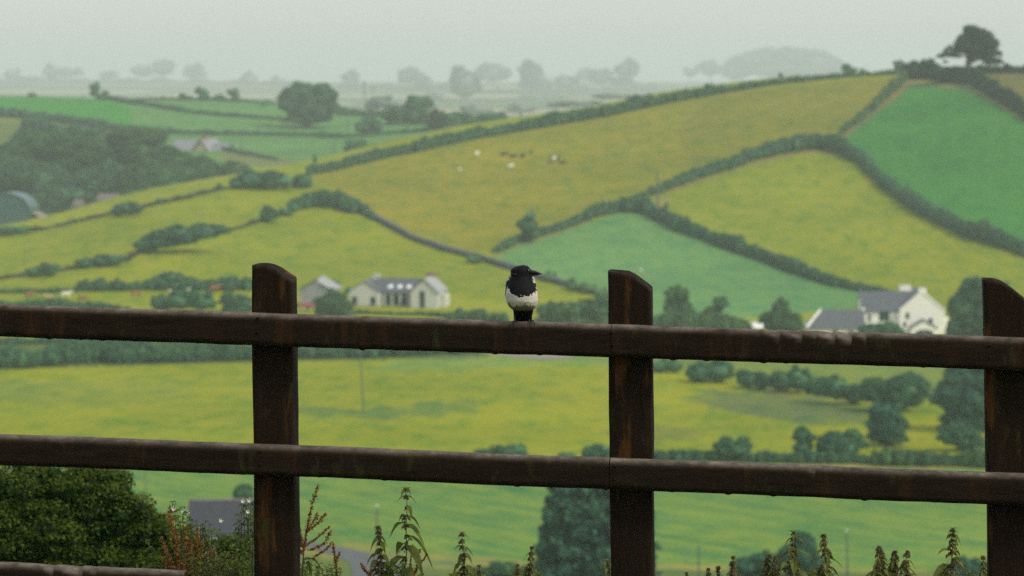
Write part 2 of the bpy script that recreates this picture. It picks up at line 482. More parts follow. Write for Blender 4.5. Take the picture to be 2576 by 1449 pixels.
def skirt(blobs, base, gap=4):
    """extra foliage from the lowest leaves down to the ground"""
    d = base[1]; fy = HY - base[2] * F / d
    yb = max(b[1] + b[3] for b in blobs)
    if fy < yb + gap: return list(blobs)
    x0 = min(b[0] - b[2] for b in blobs); x1 = max(b[0] + b[2] for b in blobs)
    rx = min((x1 - x0) / 2, 30); n = max(1, int(round((x1 - x0) / (rx * 1.5))))
    xs = np.linspace(x0 + rx * .95, x1 - rx * .95, n) if n > 1 else [(x0 + x1) / 2]
    ry = max(10, (fy - yb) * .5 + 9)
    return list(blobs) + [(x, fy - ry * .85, rx, ry) for x in xs]

def bush(name, label, blobs, base=None, mat=None, group=None, cat='bush', d0=200, **kw):
    g = nseed()
    if base is None:
        x = np.mean([b[0] for b in blobs]); y = max(b[1] + b[3] for b in blobs)
        base = G(x, y, d0)
    m = MB(); crown_blobs(m, skirt(blobs, base), base[1], g, **kw)
    return tag(m.build(name, mat or M_HEDGE, smooth=False, loc=base), label, cat, group)

def hedge(label, line, h, mat=None, name='hedge', cat='hedge', group=None, d0=200, step=.3, wide=.8, k=2.6, leaf_px=4.0, rough=.17):
    """line: foot of the hedge in picture units on the ground; h: height in picture units (number or one per point)"""
    g = nseed()
    pts = np.array([G(x, y, d0) for x, y in line])
    hh = .74 * np.broadcast_to(np.asarray(h, float), (len(line),)) * pts[:, 1] / F
    seg = np.r_[0, np.cumsum(np.linalg.norm(np.diff(pts, axis=0), axis=1))]
    hm = hh.mean(); n = max(3, int(seg[-1] / (hm * step)))
    u = np.linspace(0, seg[-1], n)
    m = MB()
    def wob(w_): return np.convolve(g.standard_normal(n + w_ - 1), np.ones(w_) / math.sqrt(w_), 'valid')
    lump = 1 + rough * (.55 * wob(9)[:n] + .45 * wob(3)[:n] + .25 * wob(1)[:n])
    for a, (uu, lu) in enumerate(zip(u, lump)):
        x = np.interp(uu, seg, pts[:, 0]) + g.normal(0, .1) * hm; yy = np.interp(uu, seg, pts[:, 1]) + g.normal(0, .2) * hm
        z = float(height(np.array([x]), np.array([yy]))[0]); q = np.interp(uu, seg, hh) * float(np.clip(lu, .5, 1.7))
        c = np.array([x, yy, z + q * .40]); R = np.array([max(hm * step * 1.25, q * .46 * wide), q * .5 * wide, q * .56]) * g.uniform(.92, 1.08, 3)
        m.blob(c, R * .84, 2, .14, seed=int(g.integers(1e9)))
        s = yy / F; area = PI * R[0] * R[2] / s / s
        leaves_on(m, c, R, max(7, int(k * area / leaf_px ** 2)), leaf_px * s * .85, g, -.5)
    return tag(m.build(name, mat or M_HEDGE, smooth=False, loc=pts[len(pts) // 2]), label, cat, group)

HG = 'hedgerows dividing the hill fields'
hedge('long dark hedge running up the hill crest above the grazing cattle', [(775,440),(905,413),(1100,370),(1300,332),(1500,298),(1700,256),(1900,221),(2100,197),(2285,187)], [28,30,34,34,38,34,19,15,14], group=HG)
hedge('hedge climbing from the leaning field pole to the top corner of the bright green field', [(1640,487),(1700,470),(1760,448),(1900,403),(2000,380),(2060,372)], [28,34,36,38,40,44], group=HG)
hedge('hedge curving down between the bright green field and the yellow field', [(2060,372),(2120,385),(2180,425),(2240,482),(2330,545),(2430,595),(2600,650)], [48,46,40,40,46,50,50], group=HG)
hedge('low ragged hedge on a dry bank linking the hilltop to the bright green field', [(2110,342),(2150,312),(2200,272),(2240,235),(2275,203)], [15,18,20,22,20], group=HG, rough=.45, mat=M_BUSH)
hedge('hedge from the valley tree up to the peak of the pale green field', [(1245,638),(1300,612),(1400,582),(1490,548),(1545,535)], [18,26,26,30,32], group=HG)
hedge('thick hedge forming the pointed peak of the pale green field', [(1490,545),(1560,532),(1620,535),(1665,555)], [34,42,42,40], group=HG)
hedge('long straight hedge sloping down the right side of the pale green field', [(1650,552),(1720,585),(1800,615),(1950,668),(2100,722),(2245,748)], [42,42,40,38,32,20], group=HG)
hedge('thin pale hedge continuing above the pale green field peak to the field pole', [(1560,515),(1610,498),(1655,488)], [14,15,14], group=HG, mat=M_BUSH)
hedge('dark hedge dropping away from the hilltop oak to the right edge', [(2300,196),(2380,205),(2450,212),(2500,243),(2560,282),(2640,330)], [30,36,40,42,44,44], mat=M_OAK, group=HG)
hedge('dark hedge on the skyline right of the hilltop oak', [(2440,186),(2520,184),(2620,184)], [24,26,26], mat=M_OAK, group=HG)
hedge('hedge rising to the wide dark peak left of the stone wall', [(735,530),(790,520),(850,522),(895,540)], [34,48,52,34], group=HG)
hedge('dark rounded hedge tapering down onto the top of the stone wall', [(860,515),(900,530),(945,556)], [34,30,16], group=HG)
bush('hedge_clump', 'long dark hedge clump below the left end of the crest hedge', [(600,462,25,15),(635,455,38,22),(680,454,40,22),(715,456,25,17)], group=HG)
bush('hedge_clump', 'round hedge clump against the left end of the crest hedge', [(765,455,26,18),(745,462,14,10)], group=HG)
bush('hedge_clump', 'largest dark hedge clump, low and long, in the left fields', [(365,618,25,20),(410,605,38,24),(455,596,40,25),(510,585,40,20),(550,580,25,12)], group=HG)
bush('hedge_clump', 'oval dark bush alone on the upper left field boundary', [(295,532,20,13),(320,525,28,17),(345,528,16,11)], group=HG)
bush('hedge_clump', 'tiny dark bush between two larger clumps on the upper left boundary', [(402,505,13,8)], group=HG)
bush('hedge_clump', 'small dark bush just left of the long clump under the crest hedge', [(552,472,10,8)], group=HG)
bush('hedge_clump', 'low bush at the left edge of the upper field boundary', [(15,582,35,10),(55,578,20,8)], group=HG)
bush('hedge_clump', 'round bush alone beside the wide dark hedge peak', [(675,541,24,19)], group=HG)
bush('hedge_clump', 'small bush filling the gap before the wide dark hedge peak', [(722,533,19,12),(740,525,12,10)], group=HG)
bush('hedge_clump', 'small round bush, left one of a touching pair', [(213,661,22,15)], group=HG)
bush('hedge_clump', 'longer low bush, right one of a touching pair', [(255,657,24,15),(285,653,28,16)], group=HG)
bush('hedge_clump', 'lowest bush of the left field boundary above the cattle', [(85,684,24,13),(120,678,30,16)], group=HG)
BG = 'bushes along the stone wall'
for (bx, by, r_, lb) in [(1192,651,17,'dark bush against the stone wall nearest the green field corner'), (1382,697,18,'roundest dark bush by the magpie beak on the wall line'),
                         (1440,718,20,'bush halfway between magpie and middle post on the wall line'), (1478,727,18,'grey-green bush second from the middle post on the wall line'), (1510,738,17,'bush nearest the middle post on the wall line')]:
    bush('wall_bush', lb, [(bx, by, r_, r_ * .7), (bx + 8, by + 3, r_ * .7, r_ * .6)], group=BG, mat=M_BUSH)

# thin bank hedges on the left fields
M_BANK = leafy('bank_growth', (.05, .06, .035), (.085, .095, .05), .5, trans=.1)
BK = 'low earth banks on the left fields'
def bank(label, line, h): return hedge(label, line, h, mat=M_BANK, name='field_bank', cat='bank', group=BK, rough=.4, step=.9)
bank('low scrubby bank on the upper left field boundary', [(0,592),(120,578),(240,550),(360,524),(470,500),(575,475)], [11,10,9,9,10,9])
bank('low scrubby bank joining the bushes of the lower left boundary', [(0,703),(62,694),(150,684),(190,676),(315,660),(345,637),(580,580),(650,560),(735,530)], [9,9,8,8,9,8,8,9,10])

# rubble wall down the middle of the hill
M_STONE = plain('rubble_stone', (.105, .115, .115), .35, .9, .9)
def stone_wall(label, line, h):
    g = nseed(); pts = np.array([G(x, y) for x, y in line])
    seg = np.r_[0, np.cumsum(np.linalg.norm(np.diff(pts, axis=0), axis=1))]
    m = MB(); hh = h * pts[:, 1].mean() / F
    for uu in np.arange(0, seg[-1], .75):
        for lay in range(3):
            x = np.interp(uu, seg, pts[:, 0]) + g.normal(0, .12); yy = np.interp(uu, seg, pts[:, 1]) + g.normal(0, .12)
            z = float(height(np.array([x]), np.array([yy]))[0]) + hh * (.18 + .3 * lay)
            m.blob((x, yy, z), np.array([.62, .5, hh * .26]) * g.uniform(.8, 1.2, 3), 1, .14, seed=int(g.integers(1e9)))
    return tag(m.build('stone_wall', M_STONE, smooth=False, loc=pts[0]), label, 'wall')
stone_wall('grey rubble wall winding down the hill from the dark hedge peak towards the magpie', [(880,505),(915,530),(950,556),(1000,583),(1040,606),(1120,634),(1200,653),(1280,678),(1340,698),(1440,726),(1530,750)], 15)

# valley hedges on the left around the cattle
VG = 'hedges around the cattle field'
hedge('long lumpy hedge behind the left cattle', [(190,733),(260,733),(340,731),(425,730),(510,729)], [34,32,34,44,30], group=VG, rough=.35)
hedge('hedge behind the orange-brown cow, ending at the left post', [(510,731),(560,731),(640,731)], [30,36,36], group=VG)
hedge('thin low hedge at the far left of the cattle field', [(-30,738),(80,738),(190,736)], [12,14,14], group=VG)
bush('hedge_tree', 'small pointed tree standing out of the hedge behind the cattle', [(430,700,16,14),(400,708,14,10),(455,712,14,10)], base=G(430,731), group=VG)
hedge('long low hedge in front of the left cattle', [(-30,782),(60,782),(150,782),(240,780),(320,790)], [34,32,34,30,22], group=VG)
bush('hedge_clump', 'long rounded clump in front of the cream cattle', [(405,764,30,20),(455,758,36,24),(505,758,32,24)], base=G(455,786), group=VG)
bush('hedge_clump', 'separate rounded clump just left of the left post', [(580,760,26,20),(610,764,24,18)], base=G(592,786), group=VG)
bush('shrub', 'pale green shrub in front of the grey shed', [(815,772,26,22),(840,765,32,28),(868,776,20,18)], base=G(840,800), mat=M_BUSH)
hedge('bright garden hedge right of the long bungalow', [(1130,806),(1200,808),(1275,812)], [34,32,30], mat=M_BUSH, group='hedges below the bungalow')
hedge('low garden hedge directly below the bungalow terrace', [(880,790),(960,792),(1060,794),(1130,800)], [14,10,12,16], mat=M_BUSH, group='hedges below the bungalow')
bush('shrub', 'leafy shrub just right of the perched magpie', [(1385,785,34,22),(1430,780,30,20)], base=G(1400,822), mat=M_BUSH, group='shrubs behind the top rail')
bush('shrub', 'tallest leafy shrub left of the middle post', [(1470,778,32,22),(1515,772,26,26)], base=G(1490,824), mat=M_BUSH, group='shrubs behind the top rail')
bush('shrub', 'dark shrub tucked behind the long bungalow roof end', [(745+90,720,18,14)], base=B(835,640), group='shrubs behind the houses')
bush('shrub', 'dark round shrub between the grey shed and the bungalow', [(880,742,20,14),(850,765,10,10)], base=B(880,625), group='shrubs behind the houses')

# trees right of the middle post
RG = 'trees between the middle post and the white house'
tree('young_tree', 'slim dark tree with two round tufts right of the middle post', 'tree', G(1705,818), [(1702,745,26,24),(1690,772,24,20),(1715,785,32,26)], mat=M_BUSH, group=RG)
hedge('leafy thicket between the middle post and the small white hut', [(1640,828),(1720,830),(1800,832),(1880,836)], [44,54,56,36], mat=M_BUSH, group=RG)
bush('shrub', 'small upright shrub rising from the thicket', [(1812,765,18,18),(1790,785,22,18)], base=G(1810,830), mat=M_BUSH, group=RG)
tree('field_tree', 'pale pointed tree between the white hut and the annex', 'tree', G(1965,842), [(1960,780,22,26),(1950,810,34,28),(1990,815,30,26)], mat=M_BUSH, group=RG)
tree('garden_tree', 'dark tree behind the annex roof of the white house', 'tree', B(2088,640), [(2088,775,24,18)], mat=M_HEDGE, group=RG)
tree('garden_tree', 'tall dark tree between the white house and the right post', 'tree', G(2450,868), [(2455,735,40,34),(2425,775,38,34),(2465,800,44,44),(2405,822,24,26),(2500,760,40,50)], mat=M_HEDGE, group=RG, low_skirt=True)
bush('shrub', 'dark green shrub in front of the annex of the white house', [(2190,832,28,16),(2225,828,30,18),(2255,835,22,14),(2145,846,26,10)], base=G(2200,862))
tree('field_tree', 'lone spindly tree beside a pole on the pale green field edge', 'tree', G(1332,612), [(1332,548,16,14),(1326,568,24,18),(1338,588,22,16)], mat=M_HEDGE)
bush('shrub', 'tiny dark upright bush at the foot of the leaning field pole', [(1677,520,6,8)], base=G(1677,529))
bush('shrub', 'narrow dark upright bush on the left hill crest', [(793,398,6,13)], base=G(793,413))

# belt under the top rail, and the right-hand valley
LG = 'hedges below the top rail'
hedge('deep blue-green hedge belt at the left edge under the top rail', [(-60,928),(60,925),(150,918),(255,908)], [66,66,62,52], group=LG, wide=1.0)
hedge('long dark hedge belt passing behind the left post', [(285,914),(400,912),(520,908),(640,904),(760,902),(900,900),(1060,894),(1200,888)], [62,64,60,58,54,46,36,24], group=LG, wide=1.0)
hedge('tall back hedge glimpsed directly under the top rail at left', [(-60,868),(120,866),(300,862),(480,862),(640,860)], [20,22,20,20,22], group=LG)
CG = 'bushes in the right-hand valley'
bush('valley_bush', 'low bush touching the middle post under the top rail', [(1660,922,26,16),(1695,922,20,15)], group=CG)
bush('valley_bush', 'twin-topped bush in the gap right of the middle post', [(1760,940,28,24),(1810,936,32,27)], group=CG)
bush('valley_bush', 'rounded bush left of centre in the right valley hedge line', [(1880,955,28,22),(1915,958,26,22)], group=CG)
bush('valley_bush', 'pointed bush in the middle of the right valley hedge line', [(1965,962,30,24),(2010,958,30,30)], group=CG)
bush('valley_bush', 'longest low bush of the right valley hedge line', [(2060,975,32,24),(2105,980,32,28),(2150,992,30,26)], group=CG)
tree('valley_tree', 'broad round tree at the right end of the valley hedge line', 'tree', G(2245,1036), [(2215,985,44,34),(2270,980,52,38),(2250,1010,50,28),(2300,995,28,28)], mat=M_HEDGE, group='trees in the right-hand valley', low_skirt=True)
tree('valley_tree', 'dark bottle-shaped tree below the broad round one', 'tree', G(2232,1122), [(2225,1042,34,24),(2232,1070,42,30),(2235,1095,42,24)], mat=M_CONIFER, group='trees in the right-hand valley', low_skirt=True)
tree('valley_tree', 'tallest blue-green tree against the right post', 'tree', G(2430,1088), [(2425,960,44,40),(2400,1000,46,44),(2450,1010,52,56),(2430,1050,56,34),(2480,950,40,50)], mat=M_CONIFER, group='trees in the right-hand valley', low_skirt=True)
tree('valley_tree', 'upright tree with a side tuft in the lower valley row', 'tree', G(2022,1152), [(2015,1095,22,22),(2035,1100,18,14),(2018,1125,24,20)], mat=M_HEDGE, group='trees in the right-hand valley', low_skirt=True)
tree('valley_tree', 'ragged open-topped tree left in the lower valley row', 'tree', G(1842,1160), [(1822,1115,20,14),(1868,1112,18,14),(1845,1132,44,22),(1805,1122,12,8),(1885,1122,10,8)], mat=M_HEDGE, group='trees in the right-hand valley', low_skirt=True)
bush('valley_bush', 'domed bush right of the upright tree in the lower row', [(2095,1122,34,30),(2125,1130,28,24)], base=G(2100,1156), group=CG)
bush('valley_bush', 'smaller bush behind the domed bush in the lower row', [(2143,1098,22,18),(2165,1108,16,16)], base=G(2143,1128), group=CG)
bush('valley_bush', 'round bush leaning on the tall tree by the right post', [(2400,1098,38,26),(2440,1110,36,30)], base=G(2410,1136), group=CG)
hedge('lower hedge row beginning at the middle post above the second rail', [(1640,1160),(1720,1161),(1800,1162)], [36,42,36], group=LG)
hedge('lower hedge row under the upright and domed trees', [(1890,1164),(2000,1166),(2100,1168),(2210,1168)], [34,42,40,38], group=LG)
hedge('pale hedge mass at the right end of the lower row', [(2200,1172),(2300,1174),(2400,1174),(2500,1178)], [52,56,52,60], mat=M_BUSH, group=LG)
bush('valley_bush', 'low flat bush showing over the second rail left of the middle post', [(1215,1140,30,12),(1270,1135,34,14),(1305,1134,20,14)], base=G(1260,1160), group=CG)
bush('valley_bush', 'round bush touching the left side of the middle post over the second rail', [(1492,1138,28,20),(1525,1140,24,18)], base=G(1500,1162), group=CG)
bush('valley_bush', 'very low bush between the flat bush and the round bush over the second rail', [(1425,1148,22,9)], base=G(1425,1162), group=CG)

# the bottom field
tree('conifer', 'big dark blue-green conifer behind the foot of the middle post', 'tree', B(1515, 266), [(1440,1225,66,50),(1530,1205,80,46),(1590,1250,46,60),(1425,1290,58,56),(1520,1310,90,70),(1594,1330,48,70),(1420,1375,68,54),(1520,1400,100,70),(1596,1420,54,70),(1425,1440,78,50),(1395,1262,24,18),(1385,1335,28,18),(1640,1380,22,16),(1645,1440,20,18)], mat=M_CONIFER, leaf_px=8, k=6.5, core=.6, grow=1.0, lumps=1.6, trunk_px=26)
bush('valley_bush', 'dim bush in the crop left of the left post', [(612,1238,24,20)], base=G(612,1262), group=CG)
bush('valley_bush', 'low blue-green bush under the small nettle tips right of the spruce', [(1880,1428,40,22),(1925,1420,34,26)], base=B(1900,262), mat=M_CONIFER, group=CG)
bush('valley_bush', 'taller blue-green bush behind the paired nettle tips', [(1985,1410,30,34),(2020,1395,32,42),(2050,1425,28,34)], base=B(2020,262), mat=M_CONIFER, group=CG)
bush('valley_bush', 'blue-green bush low beside the right post', [(2440,1428,36,24),(2400,1440,30,16)], base=B(2440,262), mat=M_CONIFER, group=CG)
bush('valley_bush', 'low green bush at the foot of the dry grass strip', [(1215,1440,36,16),(1260,1436,40,20),(1310,1442,30,16)], base=B(1260,263), mat=M_BUSH, group=CG)

# hilltop
def hilltop():
    b = G(2432,207, 600)
    return tree('oak_tree', 'big dark oak alone on the hilltop against the sky', 'tree', b,
        [(2450,92,38,26),(2455,108,50,30),(2468,138,36,14),(2494,156,22,12),(2425,128,30,12),(2425,108,26,20),(2482,112,32,24),(2452,122,40,20),(2500,132,20,16),(2412,126,22,10),(2386,135,22,10),(2368,142,14,7),(2400,140,22,8),(2500,150,18,9),(2514,157,12,6),(2470,145,24,9),(2440,142,16,7),(2388,122,12,8),(2460,78,24,10),(2378,156,6,5)],
        mat=M_OAK, trunk_px=9, limbs=10, core=.62, grow=1.0, leaf_px=3.4)
hilltop()
HB = 'dark scrub around the hilltop oak'
bush('scrub', 'flat-topped dark scrub left of the hilltop oak', [(2300,172,26,17),(2330,168,28,18),(2355,178,24,14)], base=G(2320,197,600), mat=M_OAK, group=HB)
bush('scrub', 'dark scrub filling the foot of the hilltop oak', [(2395,185,34,16),(2365,190,30,14),(2430,188,30,14)], base=G(2400,205,600), mat=M_OAK, group=HB)
bush('scrub', 'pale wispy tree left of the flat-topped scrub on the skyline', [(2262,160,16,7),(2258,170,8,8)], base=B(2262,1150), mat=M_BUSH)
bush('scrub', 'pale small bush on the skyline above the bright green field', [(2128,172,14,9),(2146,176,10,6)], base=B(2130,1120), mat=M_BUSH)
for (x_, y_, lb) in [(1965,190,'nearest to the hazy wood'), (2170,181,'left of the flat-topped scrub')]:
    bush('scrub', 'tiny hedge sprig breaking the hill skyline ' + lb, [(x_, y_, 6, 7)], base=G(x_, y_ + 9, 600))

# woods in the hollow on the left
WG = 'trees of the hollow wood'
WD = 1010
wood = [
 ('dark spreading cedar-like tree highest in the hollow wood', 1085, [(180,345,40,12),(215,330,36,14),(240,352,34,12),(150,325,24,12)], M_HEDGE),
 ('square dark tree block below the left ridge hedge', 1085, [(70,330,22,24),(100,330,26,26),(90,352,40,20)], M_CONIFER),
 ('broad lit crown at the left edge of the hollow wood', 1040, [(40,385,48,36),(95,365,44,30),(70,410,56,36)], M_WOOD),
 ('big domed crown left of centre in the hollow wood', 1035, [(160,372,44,28),(215,385,46,34),(180,415,56,36),(245,415,36,30)], M_WOOD),
 ('round crown under the square dark tree', 1050, [(130,350,34,20),(120,372,30,22)], M_WOOD),
 ('tall lit crown in the middle of the hollow wood', 1045, [(320,352,44,24),(365,345,40,22),(340,385,52,34),(300,378,30,26)], M_WOOD),
 ('crown just left of the ridge cottage', 1030, [(415,392,34,20),(400,412,40,26),(450,408,34,22)], M_WOOD),
 ('crown covering the foot of the ridge cottage', 1020, [(505,416,32,18),(480,432,44,24),(530,420,24,18)], M_WOOD),
 ('low lit crown in the front of the hollow wood', 985, [(365,440,46,28),(330,455,38,26),(410,452,36,26)], M_WOOD),
 ('dark crown at the lower front of the hollow wood', 985, [(250,460,46,30),(215,470,44,30),(280,440,34,24)], M_HEDGE),
 ('wide shadowed crown above the round-roofed barn', 985, [(120,460,52,36),(60,450,48,36),(170,480,44,30)], M_HEDGE),
 ('dark crown behind the round-roofed barn', 990, [(20,430,44,34),(-30,440,44,40)], M_HEDGE),
 ('small crown where the hollow wood meets the hill crest', 975, [(480,445,36,16),(520,440,26,12)], M_WOOD),
 ('low crown at the right tip of the hollow wood', 1000, [(560,424,34,14),(595,418,26,10),(530,425,26,14)], M_BUSH),
 ('front crown touching the yellow crest strip', 960, [(420,470,40,18),(380,478,34,16)], M_WOOD),
 ('shadowed crown right of the round-roofed barn', 965, [(115,510,34,20),(160,500,34,24),(200,500,34,20)], M_HEDGE),
]
for lb, dd, bl, mt in wood:
    x_ = np.mean([b[0] for b in bl]); ft = B(x_, dd); fy = HY - ft[2] * F / dd
    yb = max(b[1] + b[3] for b in bl); ex = (max(b[0] + b[2] for b in bl) - min(b[0] - b[2] for b in bl)) / 2
    bl = bl + [(x_ + o_ * ex * .5, yy, ex * .52, 24) for yy in np.arange(yb, fy - 6, 30) for o_ in (-1, 1)]
    tree('woodland_tree', lb, 'tree', ft, bl, mat=mt, group=WG, limbs=3, grow=1.25)

# back ridge
RH = 'hedges on the back ridge'
def rhedge(label, line, h, **kw): return hedge(label, line, h, group=RH, d0=1075, **kw)
rhedge('thin dark hedge along the left skyline of the back ridge', [(-40,238),(80,243),(210,246),(250,248)], [8,8,8,8])
rhedge('hedge dropping right from the lone skyline tree on the back ridge', [(250,250),(330,262),(420,276),(500,287),(600,296),(705,303)], [13,14,14,13,12,12])
rhedge('thin skyline hedge under the two small ridge trees', [(330,255),(420,251),(520,252),(620,257),(690,262)], [7,8,9,8,7])
rhedge('thick dark hedge across the left of the back ridge', [(-40,292),(60,297),(140,306),(220,318),(310,330),(380,338)], [24,24,24,24,22,16])
rhedge('long level hedge below the green ridge field', [(380,334),(470,338),(560,340),(700,342),(810,343)], [13,16,14,13,12])
rhedge('hedge right of the ridge cottage', [(560,378),(610,388),(660,397),(700,404)], [12,11,9,7])
rhedge('hedge bridging the big ridge tree and the hazy wood', [(850,290),(900,291),(980,294),(1060,296)], [28,22,15,14])
rhedge('hedge running right under the brown ridge tree', [(800,345),(880,346),(960,340),(1060,332),(1150,318),(1240,306)], [14,10,12,14,12,10])
RT = 'trees on the back ridge'
tree('ridge_tree', 'lone square-topped tree on the left skyline of the back ridge', 'tree', G(243,249,1075), [(240,220,14,11),(238,234,13,10),(265,235,8,7)], mat=M_HEDGE, group=RT)
tree('ridge_tree', 'left one of two small trees on the ridge skyline', 'tree', G(508,256,1075), [(508,230,17,10),(512,242,14,9)], mat=M_HEDGE, group=RT)
tree('ridge_tree', 'right one of two small trees on the ridge skyline', 'tree', G(592,258,1075), [(588,234,16,9),(594,247,13,10)], mat=M_HEDGE, group=RT)
bush('ridge_bush', 'low bush left of the two small ridge skyline trees', [(458,241,11,7),(475,246,8,5)], base=G(460,253,1075), group=RT)
bush('ridge_bush', 'low bush between the two small ridge skyline trees', [(552,246,12,7)], base=G(552,256,1075), group=RT)
bush('ridge_bush', 'low bush left of the big ridge tree', [(666,259,14,6)], base=G(666,266,1075), group=RT)
tree('ridge_tree', 'biggest broad tree on the back ridge, standing on the skyline', 'tree', G(775,322,1075), [(755,240,46,28),(805,240,36,26),(735,262,34,26),(780,270,52,34),(825,268,22,22),(765,298,50,18),(812,292,26,18)], mat=M_HEDGE, group=RT, trunk_px=7)
tree('ridge_tree', 'round-topped tree rising from the block of ridge woodland', 'tree', B(1052,1330), [(1050,255,32,16),(1066,266,28,14),(1035,268,22,14)], mat=M_HEDGE, group=RT)
tree('ridge_tree', 'square block of woodland below the round-topped tree', 'tree', B(1010,1280), [(1000,295,30,22),(1040,290,34,22),(1010,318,36,22),(1060,305,26,22)], mat=M_HEDGE, group=RT)
tree('ridge_tree', 'narrow brownish tree beside the block of ridge woodland', 'tree', B(1097,1210), [(1097,290,20,15),(1095,310,22,20)], mat=M_BROWNTREE, group=RT)
tree('ridge_tree', 'loose dark trees left of the block of ridge woodland', 'tree', G(930,338,1075), [(930,305,18,14),(915,322,22,14),(948,322,18,16)], mat=M_HEDGE, group=RT)
bush('ridge_bush', 'small square hedge bush where ridge meets the yellow crest', [(895,362,26,11)], base=B(897,1090), group=RT)
bush('ridge_bush', 'dark trees filling the dip right of the brownish ridge tree', [(1140,300,36,18),(1185,302,30,12)], base=B(1150,1240), group=RT)
bush('ridge_bush', 'bush on the skyline dip just right of the ridge woods', [(1252,290,26,9),(1225,296,20,8)], base=B(1245,1210), group=RT)

HZ = 'hazy clumps beyond the back ridge'
for lb, x_, dd, bl in [('pale hazy clump right of the two far poles', 968, 1800, [(965,258,34,14),(995,266,24,10),(940,268,20,10)]),
                       ('pale hazy clump over the dip of the skyline', 1195, 2000, [(1185,276,24,12),(1215,282,22,10)]),
                       ('faint hazy bush where the crest hedge begins to climb', 1300, 2200, [(1300,274,30,10),(1330,276,18,7)]),
                       ('small hazy bush behind the skyline hedge', 1510, 2000, [(1450,260,60,7),(1540,243,50,7),(1400,266,30,6)])]:
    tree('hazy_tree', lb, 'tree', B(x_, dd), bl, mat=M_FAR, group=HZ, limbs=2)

# the misty plain
FG = 'misty trees on the far plain'
far_trees = [
 ('leftmost misty tree, small, above the left ridge skyline', 35, 207, [(32,188,20,16)]),
 ('misty tree with a low right shoulder near the left edge', 140, 206, [(130,180,22,18),(165,184,26,13),(195,182,16,11)]),
 ('low misty tree between two larger ones at left', 272, 207, [(272,190,24,11)]),
 ('broad misty tree with a raised right dome', 388, 206, [(358,180,26,16),(412,174,28,20)]),
 ('misty tree with a single dome right of the broad one', 487, 206, [(488,181,26,21)]),
 ('small misty tree left of the big ridge tree', 625, 214, [(625,198,24,16)]),
 ('smallest misty tree close to the big ridge tree', 697, 218, [(697,204,20,12)]),
 ('misty dome tree left of the two far poles', 885, 222, [(883,198,24,20)]),
 ('wide misty tree right of the two far poles', 1042, 226, [(1030,192,26,20),(1062,202,24,16)]),
 ('tall misty tree with a broad skirt, base lowest on the plain', 1162, 252, [(1155,186,20,20),(1170,215,34,32)]),
 ('faint misty tree below the tall skirted one', 1098, 252, [(1096,238,24,16)]),
 ('wide flat misty tree right of the tall skirted one', 1242, 218, [(1240,186,42,23)]),
 ('massive misty tree in the middle of the plain', 1342, 232, [(1335,180,30,26),(1346,210,34,24)]),
 ('low misty tree right of the massive one', 1428, 226, [(1425,206,32,18)]),
 ('small peaked misty tree over a low misty hedge', 1472, 216, [(1470,188,20,18)]),
 ('misty tree beside the tallest right-hand one', 1515, 223, [(1512,192,26,22)]),
 ('tall domed misty tree standing right in its cluster', 1576, 224, [(1578,174,28,25),(1568,206,34,18)]),
 ('small misty tree left of the misty wooded hill', 1735, 200, [(1735,181,20,14)]),
 ('rounder misty tree next to the misty wooded hill', 1788, 201, [(1785,174,28,21)]),
]
for lb, x_, y_, bl in far_trees:
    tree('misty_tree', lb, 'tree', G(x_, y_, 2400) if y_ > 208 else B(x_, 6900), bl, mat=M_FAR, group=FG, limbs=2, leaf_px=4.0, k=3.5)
g = nseed(); m = MB()
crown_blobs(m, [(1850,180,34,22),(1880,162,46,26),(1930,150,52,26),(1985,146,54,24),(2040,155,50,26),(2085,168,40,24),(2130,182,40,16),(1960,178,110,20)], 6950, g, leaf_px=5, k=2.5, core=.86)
tag(m.build('distant_wood', M_FAR, smooth=False), 'misty wooded hill far behind the hilltop', 'wood', kind='stuff')
def far_hedge(label, line, h): return hedge(label, line, h, mat=M_FAR, name='misty_hedge', group='misty hedges on the far plain', d0=2400, step=1.3, leaf_px=5, rough=.5)
far_hedge('misty hedge line along the left horizon', [(0,210),(200,211),(450,212),(700,214)], [15,13,16,13])
far_hedge('misty hedge line on the middle horizon', [(720,222),(900,224),(1130,227)], [16,14,17])
far_hedge('misty hedge crossing below the massive misty tree', [(1180,234),(1330,236),(1480,232),(1640,226)], [15,14,15,13])
far_hedge('lower misty hedge over the skyline dip', [(1120,258),(1260,256),(1420,250)], [11,10,9])
m = MB(); crown_blobs(m, [(70,200,50,10),(130,204,60,8)], 6900, g, leaf_px=5, k=2.5)
tag(m.build('misty_thicket', M_FAR, smooth=False), 'low misty thicket under the leftmost misty trees', 'thicket')
# ---------------------------------------------------------------- houses
M_WHITE = plain('white_render', (.87, .86, .79), .05, 2.0, .8)
M_GREYR = plain('grey_render', (.52, .53, .48), .08, 2.0, .85)
M_SLATE = plain('slate', (.075, .088, .098), .2, 1.5, .5, spec=.5)
M_LITROOF = plain('lit_slate', (.30, .31, .31), .1, 1.0, .45, spec=.4)  # roof slopes that catch the sky, their brightness put into the colour
M_LIGHTSLATE = plain('light_slate', (.22, .23, .24), .15, 1.5, .45, spec=.5)
M_GLASS = plain('window_glass', (.02, .045, .05), .2, 1.0, .12, spec=.6)
M_FRAME = plain('window_frame', (.55, .54, .50), .05, 3.0, .5)
M_DARKFRAME = plain('dark_frame', (.06, .09, .09), .1, 3.0, .5)
M_STONEW = plain('brown_stone', (.22, .19, .16), .3, 1.5, .9)
M_BRICK = plain('brown_brick', (.24, .13, .09), .25, 1.5, .9)
M_SKYL = plain('skylight_glass', (.75, .78, .8), .03, 1.0, .08, spec=.8)
M_CREAM = plain('cream_wall', (.62, .52, .30), .1, 1.5, .85)
M_TEAL = plain('painted_sheet', (.035, .10, .09), .15, .6, .35, spec=.5)
